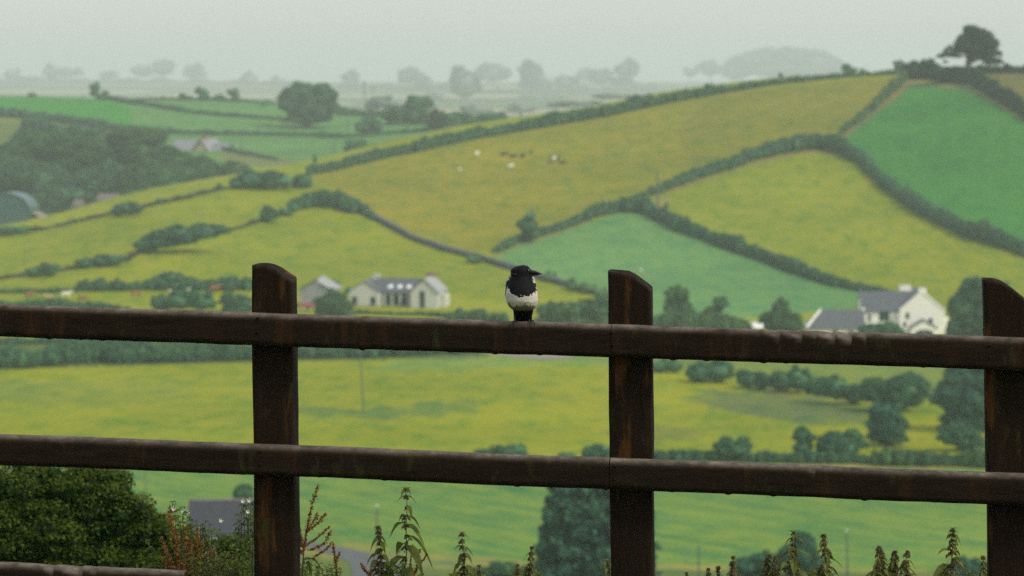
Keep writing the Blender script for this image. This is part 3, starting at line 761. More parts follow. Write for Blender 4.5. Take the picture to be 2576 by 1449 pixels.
M_RED = plain('faded_red_paint', (.42, .10, .08), .1, 2.0, .5)
M_WHITEP = plain('white_sheet', (.80, .80, .80), .04, 1.0, .4)

class House:
    """works in local metres: x right, y away from the viewer, z up; turned by rot about the foot"""
    def __init__(self, name, base, rot, label, cat='house', group=None):
        self.r = empty(name, base, label, cat, group); self.r.rotation_euler = (0, 0, rot)
    def part(self, name, mat, fn, parent=None, label=None):
        m = MB(); fn(m); o = m.build(name, mat, parent or self.r, smooth=False)
        if label: o['label'] = label
        return o
    def block(self, x0, x1, y0, y1, h, apex=None, along='x', mat=None, z0=-2.5, hip_left=False):
        """walls with gables; ridge along x or y"""
        def fn(m):
            m.box((x0, y0, z0), (x1, y1, h))
            if apex:
                if along == 'y':
                    xm = (x0 + x1) / 2
                    m.prism([(x0, y0, h), (x1, y0, h), (xm, y0, apex)], np.array([0, y1 - y0, 0]))
                elif not hip_left:
                    ym = (y0 + y1) / 2
                    m.prism([(x0, y0, h), (x0, ym, apex), (x0, y1, h)][::1], np.array([x1 - x0, 0, 0]))
        return self.part('wall', mat, fn)
    def roof(self, x0, x1, y0, y1, h, apex, along='x', mat=None, over=.25, t=.16, hip_left=0.0):
        def slab(m, p):
            p = np.asarray(p, float); n = unit(np.cross(p[1] - p[0], p[2] - p[0])); n = n if n[2] > 0 else -n
            m.prism(p + n * .03, n * t)
        if along == 'x':
            ym = (y0 + y1) / 2; sl = (apex - h) / (ym - y0); e = over
            A = [(x0 - e, y0 - e, h - e * sl), (x1 + e, y0 - e, h - e * sl), (x1 + e, ym, apex), (x0 - e + hip_left, ym, apex)]
            Bk = [(x0 - e, y1 + e, h - e * sl), (x0 - e + hip_left, ym, apex), (x1 + e, ym, apex), (x1 + e, y1 + e, h - e * sl)]
            self.part('roof', mat, lambda m: (slab(m, A), slab(m, Bk)))
        else:
            xm = (x0 + x1) / 2; sl = (apex - h) / (xm - x0); e = over
            A = [(x0 - e, y0 - e, h - e * sl), (xm, y0 - e, apex), (xm, y1 + e, apex), (x0 - e, y1 + e, h - e * sl)]
            Bk = [(x1 + e, y0 - e, h - e * sl), (x1 + e, y1 + e, h - e * sl), (xm, y1 + e, apex), (xm, y0 - e, apex)]
            if isinstance(mat, tuple):
                self.part('roof', mat[0], lambda m: slab(m, A)); self.part('roof', mat[1], lambda m: slab(m, Bk))
            else:
                self.part('roof', mat, lambda m: (slab(m, A), slab(m, Bk)))
        return self.r.children[-1] if self.r.children else None
    def window(self, x, z, w, h, y, frame=None, glass=None, name='window'):
        f = .09
        def fr(m):
            m.box((x - w/2, y - .07, z - h/2), (x - w/2 + f, y + .03, z + h/2)); m.box((x + w/2 - f, y - .07, z - h/2), (x + w/2, y + .03, z + h/2))
            m.box((x - w/2 + f, y - .07, z - h/2), (x + w/2 - f, y + .03, z - h/2 + f)); m.box((x - w/2 + f, y - .07, z + h/2 - f), (x + w/2 - f, y + .03, z + h/2))
            m.box((x - .035, y - .06, z - h/2 + f), (x + .035, y + .02, z + h/2 - f))
        o = self.part(name, frame or M_FRAME, fr)
        self.part('pane', glass or M_GLASS, lambda m: m.box((x - w/2 + f*.6, y - .035, z - h/2 + f*.6), (x + w/2 - f*.6, y - .005, z + h/2 - f*.6)), o)
        self.part('sill', frame or M_FRAME, lambda m: m.box((x - w/2 - .1, y - .16, z - h/2 - .1), (x + w/2 + .1, y + .02, z - h/2 - .003)), o)
        return o
    def chimney(self, x, y, z0, z1, w, mat, d=None, pot=True):
        d = d or w
        o = self.part('chimney', mat, lambda m: (m.box((x - w/2, y - d/2, z0), (x + w/2, y + d/2, z1)), m.box((x - w/2 - .08, y - d/2 - .08, z1), (x + w/2 + .08, y + d/2 + .08, z1 + .16))))
        if pot:
            for k in (-.25, .25):
                self.part('chimney_pot', M_BRICK, lambda m: m.tube([(x + k*w, y, z1 + .16), (x + k*w, y, z1 + .55)], [.14, .11], 8), o)
        return o

# white farmhouse at the right, 12 px per metre
d = 585; s = d / F
b = B(2275, d); gy = HY - b[2] / s
def lx(px): return (px - 2275) * s
def lz(py): return (gy - py) * s
H = House('farmhouse', b, 0.0, 'white two-storey farmhouse with slate roof and arched porch beside the right post')
ea, ap = lz(783), lz(739)
H.block(lx(2173), lx(2290), 1.6, 9.6, ea, ap, 'x', M_WHITE)
H.roof(lx(2173), lx(2300), 1.6, 9.6, ea, ap, 'x', M_SLATE, over=.3)
gx0, gx1 = lx(2263), lx(2377)
H.block(gx0, gx1, 0, 9.6, lz(780), lz(733), 'y', M_WHITE)
H.roof(gx0 - .05, gx1 + .05, .35, 9.3, lz(780), lz(733) , 'y', M_SLATE, over=.12)
H.part('parapet', M_WHITE, lambda m: m.prism([(gx0 - .1, -.14, lz(782)), (gx0 - .1, -.14, lz(778)), ((gx0 + gx1)/2, -.14, lz(730)), (gx1 + .1, -.14, lz(778)), (gx1 + .1, -.14, lz(782)), ((gx0 + gx1)/2, -.14, lz(737))], np.array([0, .45, 0])))
H.part('parapet', M_WHITE, lambda m: m.prism([(lx(2171), 1.3, lz(783)), (lx(2171), 5.6, lz(737)), (lx(2171), 9.9, lz(783))], np.array([.5, 0, 0])))
H.chimney((gx0 + gx1)/2 + .1, .6, lz(742), lz(727), 1.5, M_WHITE, .9)
H.chimney(lx(2288), 6.5, lz(745), lz(725), 2.3, M_WHITE, .9)
H.window(lx(2227), lz(797), 2.1, 1.6, 1.6, M_DARKFRAME)
H.window(lx(2190), lz(800), .8, 1.4, 1.6)
H.window(lx(2283), lz(793), .75, 1.0, 0, M_DARKFRAME)
H.window(lx(2341), lz(806), .8, .9, 0, M_DARKFRAME)
H.window(lx(2276), lz(816), .7, .9, 0, M_DARKFRAME)
# porch
px0, px1 = lx(2288), lx(2352)
H.block(px0, px1, -2.6, -.02, lz(822), lz(803), 'y', M_WHITE)
H.roof(px0, px1, -2.6, -.2, lz(822), lz(803), 'y', M_SLATE, over=.22)
def arch(m):
    x0, x1, z0, z1 = lx(2298), lx(2344), lz(846), lz(831)
    top = [(x0 + (x1 - x0) * q, -2.66, z1 + .5 * math.sin(PI * q)) for q in np.linspace(0, 1, 9)]
    m.prism([(x0, -2.66, z0)] + top + [(x1, -2.66, z0)], np.array([0, .05, 0]))
po = H.part('porch_opening', M_GLASS, arch)
def arch_frame(m):
    x0, x1, z0, z1 = lx(2298), lx(2344), lz(846), lz(831)
    pth = [(x0, -2.68, z0)] + [(x0 + (x1 - x0) * q, -2.68, z1 + .5 * math.sin(PI * q)) for q in np.linspace(0, 1, 9)] + [(x1, -2.68, z0)]
    m.tube(pth, .07, 6); m.tube([((x0+x1)/2, -2.68, z0), ((x0+x1)/2, -2.68, z1 + .5)], .05, 6)
H.part('arch_frame', M_WHITE, arch_frame, po)
# lean-to on the right and the porch's little side wall
H.part('side_annex', M_WHITE, lambda m: m.prism([(gx1 + .01, 1, -2.5), (lx(2396), 1, -2.5), (lx(2396), 1, lz(806)), (gx1 + .01, 1, lz(798))], np.array([0, 5, 0])))
H.window(lx(2387), lz(826), .6, 1.3, 1, M_DARKFRAME)
H.part('garden_wall', M_WHITE, lambda m: m.box((lx(2240), -.6, -2.5), (lx(2287), -.3, lz(822))))

# low annex left of the farmhouse
b2 = B(2110, 580); s2 = 580 / F; gy2 = HY - b2[2] / s2
def l2x(px): return (px - 2110) * s2
def l2z(py): return (gy2 - py) * s2
A = House('outbuilding', b2, 0.0, 'single-storey cream annex with hipped slate roof left of the white farmhouse')
A.block(l2x(2030), l2x(2178), 0, 6.5, l2z(826), None, 'x', M_WHITE)
A.roof(l2x(2030), l2x(2175), 0, 6.5, l2z(826), l2z(784), 'x', M_SLATE, over=.2, hip_left=(2069 - 2026) * s2)
def hip(m):
    e = .2; sl = (l2z(784) - l2z(826)) / 3.25
    p = np.array([(l2x(2030) - e, -e, l2z(826) - e * sl), (l2x(2030) - e + (2069 - 2026) * s2 - .02, 3.25, l2z(784)), (l2x(2030) - e, 6.7, l2z(826) - e * sl)])
    n = unit(np.cross(p[1] - p[0], p[2] - p[0])); n = n if n[2] > 0 else -n
    m.prism(p + n * .03, n * .16)
A.part('hip_end', M_LITROOF, hip)
A.part('hip_ridge', M_WHITE, lambda m: m.tube([(l2x(2030) - .1, -.1, l2z(824)), (l2x(2069), 3.2, l2z(782))], .26, 6))
A.window(l2x(2100), l2z(838), 1.1, 1.0, 0, M_DARKFRAME); A.window(l2x(2140), l2z(838), .9, 1.0, 0, M_DARKFRAME)

# long bungalow with two gable wings
db = 605; sb = db / F; bb = B(1000, db); gyb = HY - bb[2] / sb
ROT = math.radians(-9)
def bx(px): return (px - 1000) * sb / math.cos(ROT)
def bz(py): return (772 - py) * sb
U = House('bungalow', bb + np.array([0, 0, (gyb - 772) * sb]), ROT, 'long grey bungalow with two gable wings and three roof lights, behind the top rail')
U.block(bx(878), bx(953), 0, 9.6, bz(733), bz(709), 'y', M_GREYR)
U.roof(bx(878), bx(953), 0, 9.4, bz(733), bz(709), 'y', (M_LIGHTSLATE, M_SLATE), over=.25)
U.block(bx(950), bx(1045), 2.6, 10.5, bz(738), bz(707), 'x', M_STONEW)
U.roof(bx(935), bx(1066), 2.6, 10.5, bz(738), bz(707), 'x', M_SLATE, over=.35)
U.block(bx(1034), bx(1102), -.6, 9.2, bz(732), bz(700), 'y', M_GREYR)
U.roof(bx(1034), bx(1102), -.6, 9.2, bz(732), bz(700), 'y', (M_SLATE, M_LITROOF), over=.35)
U.part('side_porch', M_GREYR, lambda m: m.box((bx(1102) + .02, 2.0, -2.5), (bx(1102) + 1.2, 7.5, bz(742))))
for px in (891, 938): U.window(bx(px), bz(757), 1.1, 1.6, 0, M_DARKFRAME)
sl = (bz(707) - bz(738)) / 4.2
for px in (970, 994, 1017):
    def sk(m, px=px):
        o = np.array([bx(px) + .3, 4.1, bz(738) + 1.5 * sl]); u_ = np.array([1.0, 0, 0]); v_ = unit(np.array([0, 1.0, sl])); n_ = np.cross(u_, v_)
        o = o + n_ * .21
        m.prism([o - u_ * .5 - v_ * .6, o + u_ * .5 - v_ * .6, o + u_ * .5 + v_ * .6, o - u_ * .5 + v_ * .6], n_ * .08)
    U.part('skylight', M_SKYL, sk)
U.window(bx(1064), bz(752), 1.1, 3.6, -.6, M_DARKFRAME, name='tall_window')
for px, w_ in ((972, 1.0), (990, 1.2), (1012, 1.4)): U.window(bx(px), bz(758), w_, 1.9, 2.6, M_DARKFRAME)
for px in (961, 981, 1002, 1022):
    U.part('porch_post', M_GREYR, lambda m, px=px: m.box((bx(px) - .16, 2.0, -2), (bx(px) + .16, 2.3, bz(742))))
U.chimney(bx(926), 8.5, bz(715), bz(699), 1.3, M_GREYR, pot=False)
U.chimney(bx(1066), 8.6, bz(708), bz(694), 1.6, M_BRICK, pot=False)
U.part('terrace_wall', M_STONEW, lambda m: m.box((bx(885), -2.4, -2.5), (bx(1032), -2.1, bz(770))))

# grey shed left of it
bs = B(800, 600); gys = HY - bs[2] / (600 / F)
V = House('shed', bs + np.array([0, 0, (gys - 782) * 600 / F]), math.radians(-5), 'grey gabled shed with a pale roof edge beside the left post', 'shed')
ss = 600 / F
V.block(-46 * ss, 42 * ss, 0, 8, 54 * ss, 79 * ss, 'y', plain('grey_sheet', (.26, .27, .28), .12, 1.0, .6))
V.roof(-46 * ss, 42 * ss, 0, 8, 54 * ss, 79 * ss, 'y', (M_SLATE, M_LITROOF), over=.3)
V.part('lit_verge', M_WHITEP, lambda m: m.prism([(0, -.45, 79 * ss), (0, -.45, 75 * ss), (45 * ss, -.45, 49.5 * ss), (45 * ss, -.45, 53 * ss)], np.array([0, .12, 0])))  # white strip standing in for the brightly lit edge of the right slope
V.part('side_door', plain('blue_door', (.05, .13, .17), .1, 1.0, .6), lambda m: m.box((-14 * ss, -.09, 12 * ss), (8 * ss, -.01, 30 * ss)))
V.part('vent', M_WHITEP, lambda m: m.box((-5 * ss, -.06, 64 * ss), (-1 * ss, -.01, 69 * ss)))

# red farm trailer standing at the shed
bt = B(775, 592); gyt = HY - bt[2] / (592 / F); st_ = 592 / F
tr = empty('trailer', bt + np.array([0, 0, (gyt - 779) * st_]), 'small faded red trailer parked against the grey shed', 'trailer')
m = MB(); m.box((-1.5, -.8, .5), (1.5, .8, 1.25)); m.box((-1.6, -.9, 1.25), (1.6, .9, 1.36)); m.tube([(1.5, 0, .6), (2.6, 0, .55)], .07, 6); m.build('trailer_body', M_RED, tr, smooth=False)
for k in (-.86, .86):
    m = MB(); m.tube([(0, k - .12, .42), (0, k + .12, .42)], .42, 12); m.build('wheel', M_DARKFRAME, tr, smooth=False)

# white-roofed hut in the thicket
bh = B(1900, 588); gyh = HY - bh[2] / (588 / F); sh = 588 / F
K = House('hut', bh + np.array([0, 0, (gyh - 842) * sh]), math.radians(8), 'tiny hut with a bright white roof in the thicket right of the middle post', 'hut')
K.block(-18 * sh, 20 * sh, 0, 2.6, 16 * sh, 25 * sh, 'x', M_DARKFRAME)
K.roof(-18 * sh, 20 * sh, 0, 2.6, 16 * sh, 28 * sh, 'x', M_WHITEP, over=.25)
K.part('door', M_STONEW, lambda m: m.box((-.4, -.06, 0), (.4, -.01, 12 * sh)))

# cottage on the back ridge
dc = 1165; sc_ = dc / F; bc = B(505, dc); gyc = HY - bc[2] / sc_
C_ = House('cottage', bc + np.array([0, 0, (gyc - 402) * sc_]), math.radians(-24), 'cottage with long pale roofs and a brown gable above the hollow wood', 'cottage')
def c(v): return v * sc_ * 1.16
C_.block(c(-22), c(22), 0, 12, c(16), c(44), 'y', M_CREAM)
C_.roof(c(-22), c(22), 0, 12, c(16), c(44), 'y', (M_LIGHTSLATE, M_LIGHTSLATE), over=.7, t=.3)
C_.part('gable_boards', M_BRICK, lambda m: (m.prism([(c(-23), -.75, c(14)), (c(-23), -.75, c(18)), (0, -.75, c(48)), (0, -.75, c(42))], np.array([0, .2, 0])), m.prism([(c(23), -.75, c(14)), (0, -.75, c(42)), (0, -.75, c(48)), (c(23), -.75, c(18))], np.array([0, .2, 0]))))
C_.block(c(-86), c(-20), 3, 13, c(16), c(40), 'x', M_STONEW)
C_.roof(c(-86), c(-8), 3, 13, c(16), c(41), 'x', M_LIGHTSLATE, over=.5, t=.25)
C_.block(c(22), c(56), 2, 10, c(12), None, 'x', M_WHITE)
C_.roof(c(20), c(56), 2, 10, c(12), c(36), 'x', M_LIGHTSLATE, over=.5, t=.25)
C_.chimney(0, 3, c(38), c(50), 1.6, M_BRICK)
for k in (28, 40, 51): C_.window(c(k), c(5), 1.2, 1.8, 2, M_WHITE)
C_.window(c(-4), c(16), 1.4, 1.5, 0, M_WHITE)

# round-roofed barn and stone barns in the hollow
dr = 905; sr = dr / F; br = B(14, dr); gyr = HY - br[2] / sr
R_ = House('barn', br + np.array([0, 0, (gyr - 575) * sr]), math.radians(-7), 'teal round-roofed barn half hidden by the yellow crest at the left edge', 'barn')
def vault(m, w_, h0, rise, y0, y1, t=.15):
    a_ = np.linspace(0, PI, 17)
    prof = [(-w_ * math.cos(q), h0 + rise * math.sin(q)) for q in a_]
    inner = [(-(w_ - t) * math.cos(q), h0 + (rise - t) * math.sin(q)) for q in a_][::-1]
    m.prism([(x, y0, z) for x, z in prof + inner], np.array([0, y1 - y0, 0]))
R_.part('roof', M_TEAL, lambda m: vault(m, 8.2, 5.2, 6.2, -.4, 10))
R_.part('gable_wall', M_TEAL, lambda m: m.prism([(-8, 0, -3), (8, 0, -3)] + [(8 * math.cos(q), 0, 5.1 + 5.9 * math.sin(q)) for q in np.linspace(0, PI, 17)], np.array([0, .2, 0])))
R_.part('wall', M_STONEW, lambda m: (m.box((-8.05, .22, -3), (-7.8, 9.6, 5.1)), m.box((7.8, .22, -3), (8.05, 9.6, 5.1))))
R_.part('lean_to', M_STONEW, lambda m: m.prism([(8.3, .3, 5.2), (12.5, .3, 3.2), (12.5, .3, 3.0), (8.3, .3, 5.0)], np.array([0, 9, 0])))
M_PINKST = plain('pinkish_stone', (.15, .125, .12), .2, 1.0, .9)
for px, dd, w_, hh, top, lb in ((268, 900, 50, 2.6, 488, 'long pinkish stone barn glimpsed at the foot of the hollow wood'), (192, 880, 20, 2.0, 503, 'small pale stone shed at the foot of the hollow wood')):
    sx = dd / F; bq = B(px, dd); gq = HY - bq[2] / sx
    Q = House('stone_barn', bq + np.array([0, 0, (gq - top) * sx - hh - 2]), math.radians(-10), lb, 'barn', 'stone barns of the hollow')
    Q.block(-w_ / 2 * sx, w_ / 2 * sx, 0, 6, hh, hh + 1.8, 'x', M_PINKST, z0=-6)
    Q.roof(-w_ / 2 * sx, w_ / 2 * sx, 0, 6, hh, hh + 1.9, 'x', M_PINKST, over=.3)

# slate roof of a cottage on the near slope
dn = 190; sn = dn / F; bn = B(560, dn); gyn = HY - bn[2] / sn
N_ = House('cottage', bn, math.radians(3), 'cottage on the near slope, only its grey slate roof showing left of the left post', 'cottage')
def nz(py): return (gyn - py) * sn
N_.block(-84 * sn, 84 * sn, 0, 4.6, nz(1342), nz(1276), 'x', plain('dark_stone', (.07, .075, .065), .3, 1.5, .9))
N_.roof(-84 * sn, 84 * sn, 0, 4.6, nz(1342), nz(1274), 'x', plain('grey_slates', (.045, .048, .056), .14, 3.0, .55), over=.15, t=.1)
N_.part('ridge_tiles', M_STONEW, lambda m: m.tube([(-85 * sn, 2.3, nz(1271)), (85 * sn, 2.3, nz(1271))], .1, 6))
N_.window(-30 * sn, nz(1365), .8, .9, 0, M_WHITE); N_.window(30 * sn, nz(1365), .8, .9, 0, M_WHITE)

# ---------------------------------------------------------------- poles
M_POLE = plain('weathered_pole', (.10, .12, .11), .2, 1.0, .8)
def pole(label, foot, top_y, w=.13, lean=0.0, arm=0.0, name='utility_pole', cap=None, group='poles standing in the fields'):
    s = foot[1] / F; r = empty(name, foot, label, 'pole', group)
    fy = HY - foot[2] / s; fx = CX + foot[0] / s
    tp = W(fx + lean, top_y, foot[1])
    m = MB(); m.tube([foot - [0, 0, .4], (foot + tp) / 2, tp], [w * 1.15, w, w * .85], 8); m.build('shaft', M_POLE, r, loc=foot)
    if arm:
        m = MB(); q = tp - [0, 0, .5]; m.box(q - [arm, .06, .06], q + [arm, .06, .06]); m.build('cross_arm', M_POLE, r, loc=foot)
        m = MB()
        for k in (-.85, 0, .85): m.tube([q + [arm * k, 0, .06], q + [arm * k, 0, .3]], .07, 6)
        m.build('insulator', M_WHITEP, r, loc=foot)
    if cap:
        m = MB(); m.tube([tp - [0, 0, .02], tp + [0, 0, cap * .5], tp + [0, 0, cap]], [w * 1.2, w * 1.5, w], 8); m.build('pole_cap', M_WHITEP, r, loc=foot)
    return r
pole('tall leaning pole in the yellow meadow below the bungalow', G(915, 1036), 878, .10, -9)
pole('wooden pole where the pale hedge meets the climbing hill hedge', G(1656, 560), 432, .2, -3, 1.0)
pole('pole rising behind the spindly field tree', G(1340, 606), 518, .18, -2)
pole('taller far pole with a cross-arm right of the big ridge tree', B(919, 1420), 203, .22, -3, 1.6)
pole('shorter far pole with a cross-arm beside the taller one', B(938, 1560), 219, .22, 0, 1.4)
pole('thin pole at the edge of the ridge woodland', G(875, 345, 1075), 283, .2, 0)
pole('thin pole standing in the pale ridge field above the yellow crest', G(842, 384, 1075), 342, .2, 0)
pole('thin pole in the pale ridge field right of the cottage', G(609, 378, 1075), 343, .2, 0)
pole('marker post with a white cap behind the nettles right of the left post', B(950, 255), 1274, .07, -2, cap=.16)
pole('slim post in the crop left of the paired nettle tips', B(1758, 258), 1372, .075, 0)
pole('slim post with a pale cap right of the paired nettle tips', B(2133, 258), 1336, .075, -3, cap=.1)
pole('faint slim post at the near edge of the crop before the right post', B(2385, 258), 1400, .06, 0)
pole('slim post beside the dark bush at far left under the second rail', B(366, 300), 1182, .05, 0)

# ---------------------------------------------------------------- lane
M_ROAD = plain('wet_asphalt', (.07, .082, .078), .15, .6, .6, coord='Object')
def ribbon(name, pts, d0, mat, lift=.06):
    m = MB(); n = len(pts)
    P_ = np.array([[G(x, ya, d0), G(x2, yb, d0)] for (x, ya), (x2, yb) in pts]); u = np.linspace(0, n - 1, n * 10)
    rows = []
    for uu in u:
        k = min(int(uu), n - 2); t = uu - k
        a, b_ = P_[k, 0] * (1 - t) + P_[k + 1, 0] * t, P_[k, 1] * (1 - t) + P_[k + 1, 1] * t
        rows.append([a * (1 - w_) + b_ * w_ for w_ in np.linspace(0, 1, 7)])
    R = np.array(rows); R[..., 2] = height(R[..., 0], R[..., 1]) + lift
    m.loft(R, closed=False)
    return tag(m.build(name, mat), kind='structure')
ribbon('lane', [((760, 1362), (755, 1378)), ((860, 1380), (840, 1398)), ((950, 1398), (880, 1420)), ((1010, 1425), (885, 1450)), ((1040, 1460), (880, 1490))], 150, M_ROAD)
ribbon('farm_track', [((1225, 889), (1225, 892)), ((1300, 885), (1300, 900)), ((1370, 886), (1370, 905)), ((1450, 893), (1440, 902))], 300, plain('track_gravel', (.22, .19, .17), .2, .5, .9))
# ---------------------------------------------------------------- the fence
def wood_mat(name, dark, light, streak, along, lit_worn=(.23, .215, .20), moss=(.045, .055, .012)):
    """sawn timber: grain along one axis, rusty run-off streaks, moss, weathered arris with its skylight painted in (attribute 'worn')"""
    m, nt, out = new_mat(name)
    sc = (1, 14, 14) if along == 'x' else (14, 14, 1)
    grain = noise_fac(nt, 2.2, 8, .72, {'scale': sc}, dist=.4)
    col = ramp(nt, grain, [(.3, dark), (.7, light)])
    blot = noise_fac(nt, 3.1, 5, .65, {'scale': (3.5, 3.5, .55)})
    bm = ramp(nt, blot, [(.56, (0, 0, 0)), (.70, (1, 1, 1))])
    col = mixc(nt, bm, col, streak)
    mo = noise_fac(nt, 4.2, 5, .7, {'scale': (2.2, 2.2, .7)})
    mm = ramp(nt, mo, [(.58, (0, 0, 0)), (.74, (.6, .6, .6))])
    col = mixc(nt, mm, col, moss)
    at = node(nt, 'ShaderNodeAttribute', attribute_name='lit_worn')
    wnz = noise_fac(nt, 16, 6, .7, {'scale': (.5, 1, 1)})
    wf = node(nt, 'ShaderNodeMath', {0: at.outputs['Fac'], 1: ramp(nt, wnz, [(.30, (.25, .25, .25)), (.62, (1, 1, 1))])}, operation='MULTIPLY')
    wc = ramp(nt, noise_fac(nt, 30, 5, .7), [(.35, [q * .6 for q in lit_worn]), (.7, [q * 1.25 for q in lit_worn])])
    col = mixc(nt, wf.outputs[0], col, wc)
    p = node(nt, 'ShaderNodeBsdfPrincipled', {'Base Color': col, 'Roughness': .8, 'Specular IOR Level': .1})
    b = node(nt, 'ShaderNodeBump', {'Height': grain, 'Strength': .55, 'Distance': .006})
    nt.links.new(b.outputs['Normal'], p.inputs['Normal']); nt.links.new(p.outputs['BSDF'], out.inputs['Surface'])
    return m
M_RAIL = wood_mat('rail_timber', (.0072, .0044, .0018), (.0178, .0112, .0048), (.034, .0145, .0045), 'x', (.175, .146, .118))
M_POST = wood_mat('post_timber', (.0068, .0038, .0017), (.0178, .0098, .0041), (.095, .038, .0065), 'z', (.10, .085, .07))
M_NAIL = plain('rusty_nail', (.012, .009, .007), .2, 60, .5, metal=.4)

def set_lit_worn(o, vals):
    a = o.data.attributes.new('lit_worn', 'FLOAT', 'POINT')
    full = np.zeros(len(o.data.vertices), np.float32); full[:len(vals)] = vals
    a.data.foreach_set('value', full)

DL, DR_ = 11.30, 10.80                        # distance of the fence at the left and right picture edge
def fd(x):                                     # distance of the rail face along a picture column
    XL, XR = (0 - CX) / F * DL, (2576 - CX) / F * DR_
    k = (x - CX) / F
    t = (k * DL - XL) / ((XR - XL) - k * (DR_ - DL))
    return DL + (DR_ - DL) * t
fence_dir = unit(W(2576, 800, DR_) - W(0, 800, DL)) * np.array([1, 1, 0]); fence_dir = unit(fence_dir)
fence_in = np.array([-fence_dir[1], fence_dir[0], 0])             # away from the viewer
fence_base = np.array([0.0, fd(CX), float(height(np.array([0.0]), np.array([11.0]))[0])])
fence = empty('fence', fence_base, 'dark weathered post and rail fence across the foreground', 'fence')

def vnoise(p, sc, seed=0.0):
    return np.array([mnoise.noise(Vector((a * sc + seed, b * sc, c * sc))) for a, b, c in p])

def rail(label, x0, y0, x1, y1, hpx, seed, chips=(), end_rough=False):
    """picture coordinates of the top edge; half-round top arris, rectangular foot"""
    a = W(x0, y0, fd(x0)); b = W(x1, y1, fd(x1))
    H_ = hpx / 650.0; T = .062
    prof = []                                   # (away, up) going round
    r = .030
    prof += [(0, -H_), (-0.0, -H_ * .82), (0, -H_ * .6), (0, -H_ * .4), (0, -r)]
    prof += [(r - r * math.cos(q), -r + r * math.sin(q)) for q in np.linspace(.3, PI / 2, 6)]
    prof += [(T - .012, 0), (T, -.012), (T, -H_ * .5), (T, -H_)]
    prof = np.array(prof); n = int(np.linalg.norm(b - a) / .007)
    us = np.linspace(0, 1, n); rings = []; lit_worn = []
    L = np.linalg.norm(b - a)
    for u in us:
        c = a * (1 - u) + b * u
        px = CX + c[0] / c[1] * F
        wob = .004 * mnoise.noise(Vector((u * L * 1.3, seed, 0))) + .002 * mnoise.noise(Vector((u * L * 7, seed, 3)))
        ring = c + prof[:, :1] * fence_in + np.c_[np.zeros((len(prof), 2)), prof[:, 1] + wob]
        wv = np.clip((prof[:, 1] + r * .80) / (r * .75), 0, 1) ** 1.5 * (prof[:, 0] < T)  # pale top band: skylight on the arris, put into the colour
        # splintered chips on the top arris
        for (cx0, cx1, dep) in chips:
            if cx0 < px < cx1:
                t = (px - cx0) / (cx1 - cx0); dz = dep * (t if t < .85 else (1 - t) / .15) * (.7 + .5 * mnoise.noise(Vector((px * .2, seed, 9))))
                top = np.clip((prof[:, 1] + .034) / .034, 0, 1)
                ring[:, 2] -= top * dz * .6
                ring += (top * dz * .7)[:, None] * fence_in
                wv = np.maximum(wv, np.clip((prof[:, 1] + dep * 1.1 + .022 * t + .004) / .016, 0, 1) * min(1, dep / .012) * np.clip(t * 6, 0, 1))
        # feathered lower edge, hanging fibres and drops
        lo = np.clip((-prof[:, 1] - H_ * .8) / (H_ * .2), 0, 1)
        ring[:, 2] -= lo * max(0, mnoise.noise(Vector((u * L * 23, seed + 5, 1))) - .25) * .012
        rings.append(ring); lit_worn.append(wv)
    m = MB(); m.loft(np.array(rings))
    o = m.build('rail', M_RAIL, fence, loc=fence_base)
    if label: o['label'] = label
    set_lit_worn(o, np.array(lit_worn).ravel())
    return o
CH = [(1885,1912,.006),(1913,1960,.011),(1962,2018,.012),(2020,2052,.007),(2054,2100,.014),(2100,2142,.019),(2144,2180,.009)]
def on(y0, y1, x): return y0 + (y1 - y0) * x / 2576
rail('top rail left of the middle post, wet upper edge with its shine painted pale', -1300, on(768, 852, -1300), 1536, on(768, 852, 1536), 81, 1.0, [(880,905,.006),(960,985,.005)])
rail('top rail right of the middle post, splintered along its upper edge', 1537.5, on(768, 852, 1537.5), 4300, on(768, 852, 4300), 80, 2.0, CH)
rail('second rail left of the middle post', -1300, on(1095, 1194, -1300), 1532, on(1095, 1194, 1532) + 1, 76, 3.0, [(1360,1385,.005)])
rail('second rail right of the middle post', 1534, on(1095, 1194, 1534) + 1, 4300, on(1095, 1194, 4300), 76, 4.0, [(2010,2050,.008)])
rail('broken end of the lowest rail, ending before the left post', -1300, 1358, 462, 1440, 74, 5.0, [(100,135,.012),(150,205,.018),(205,240,.008)])

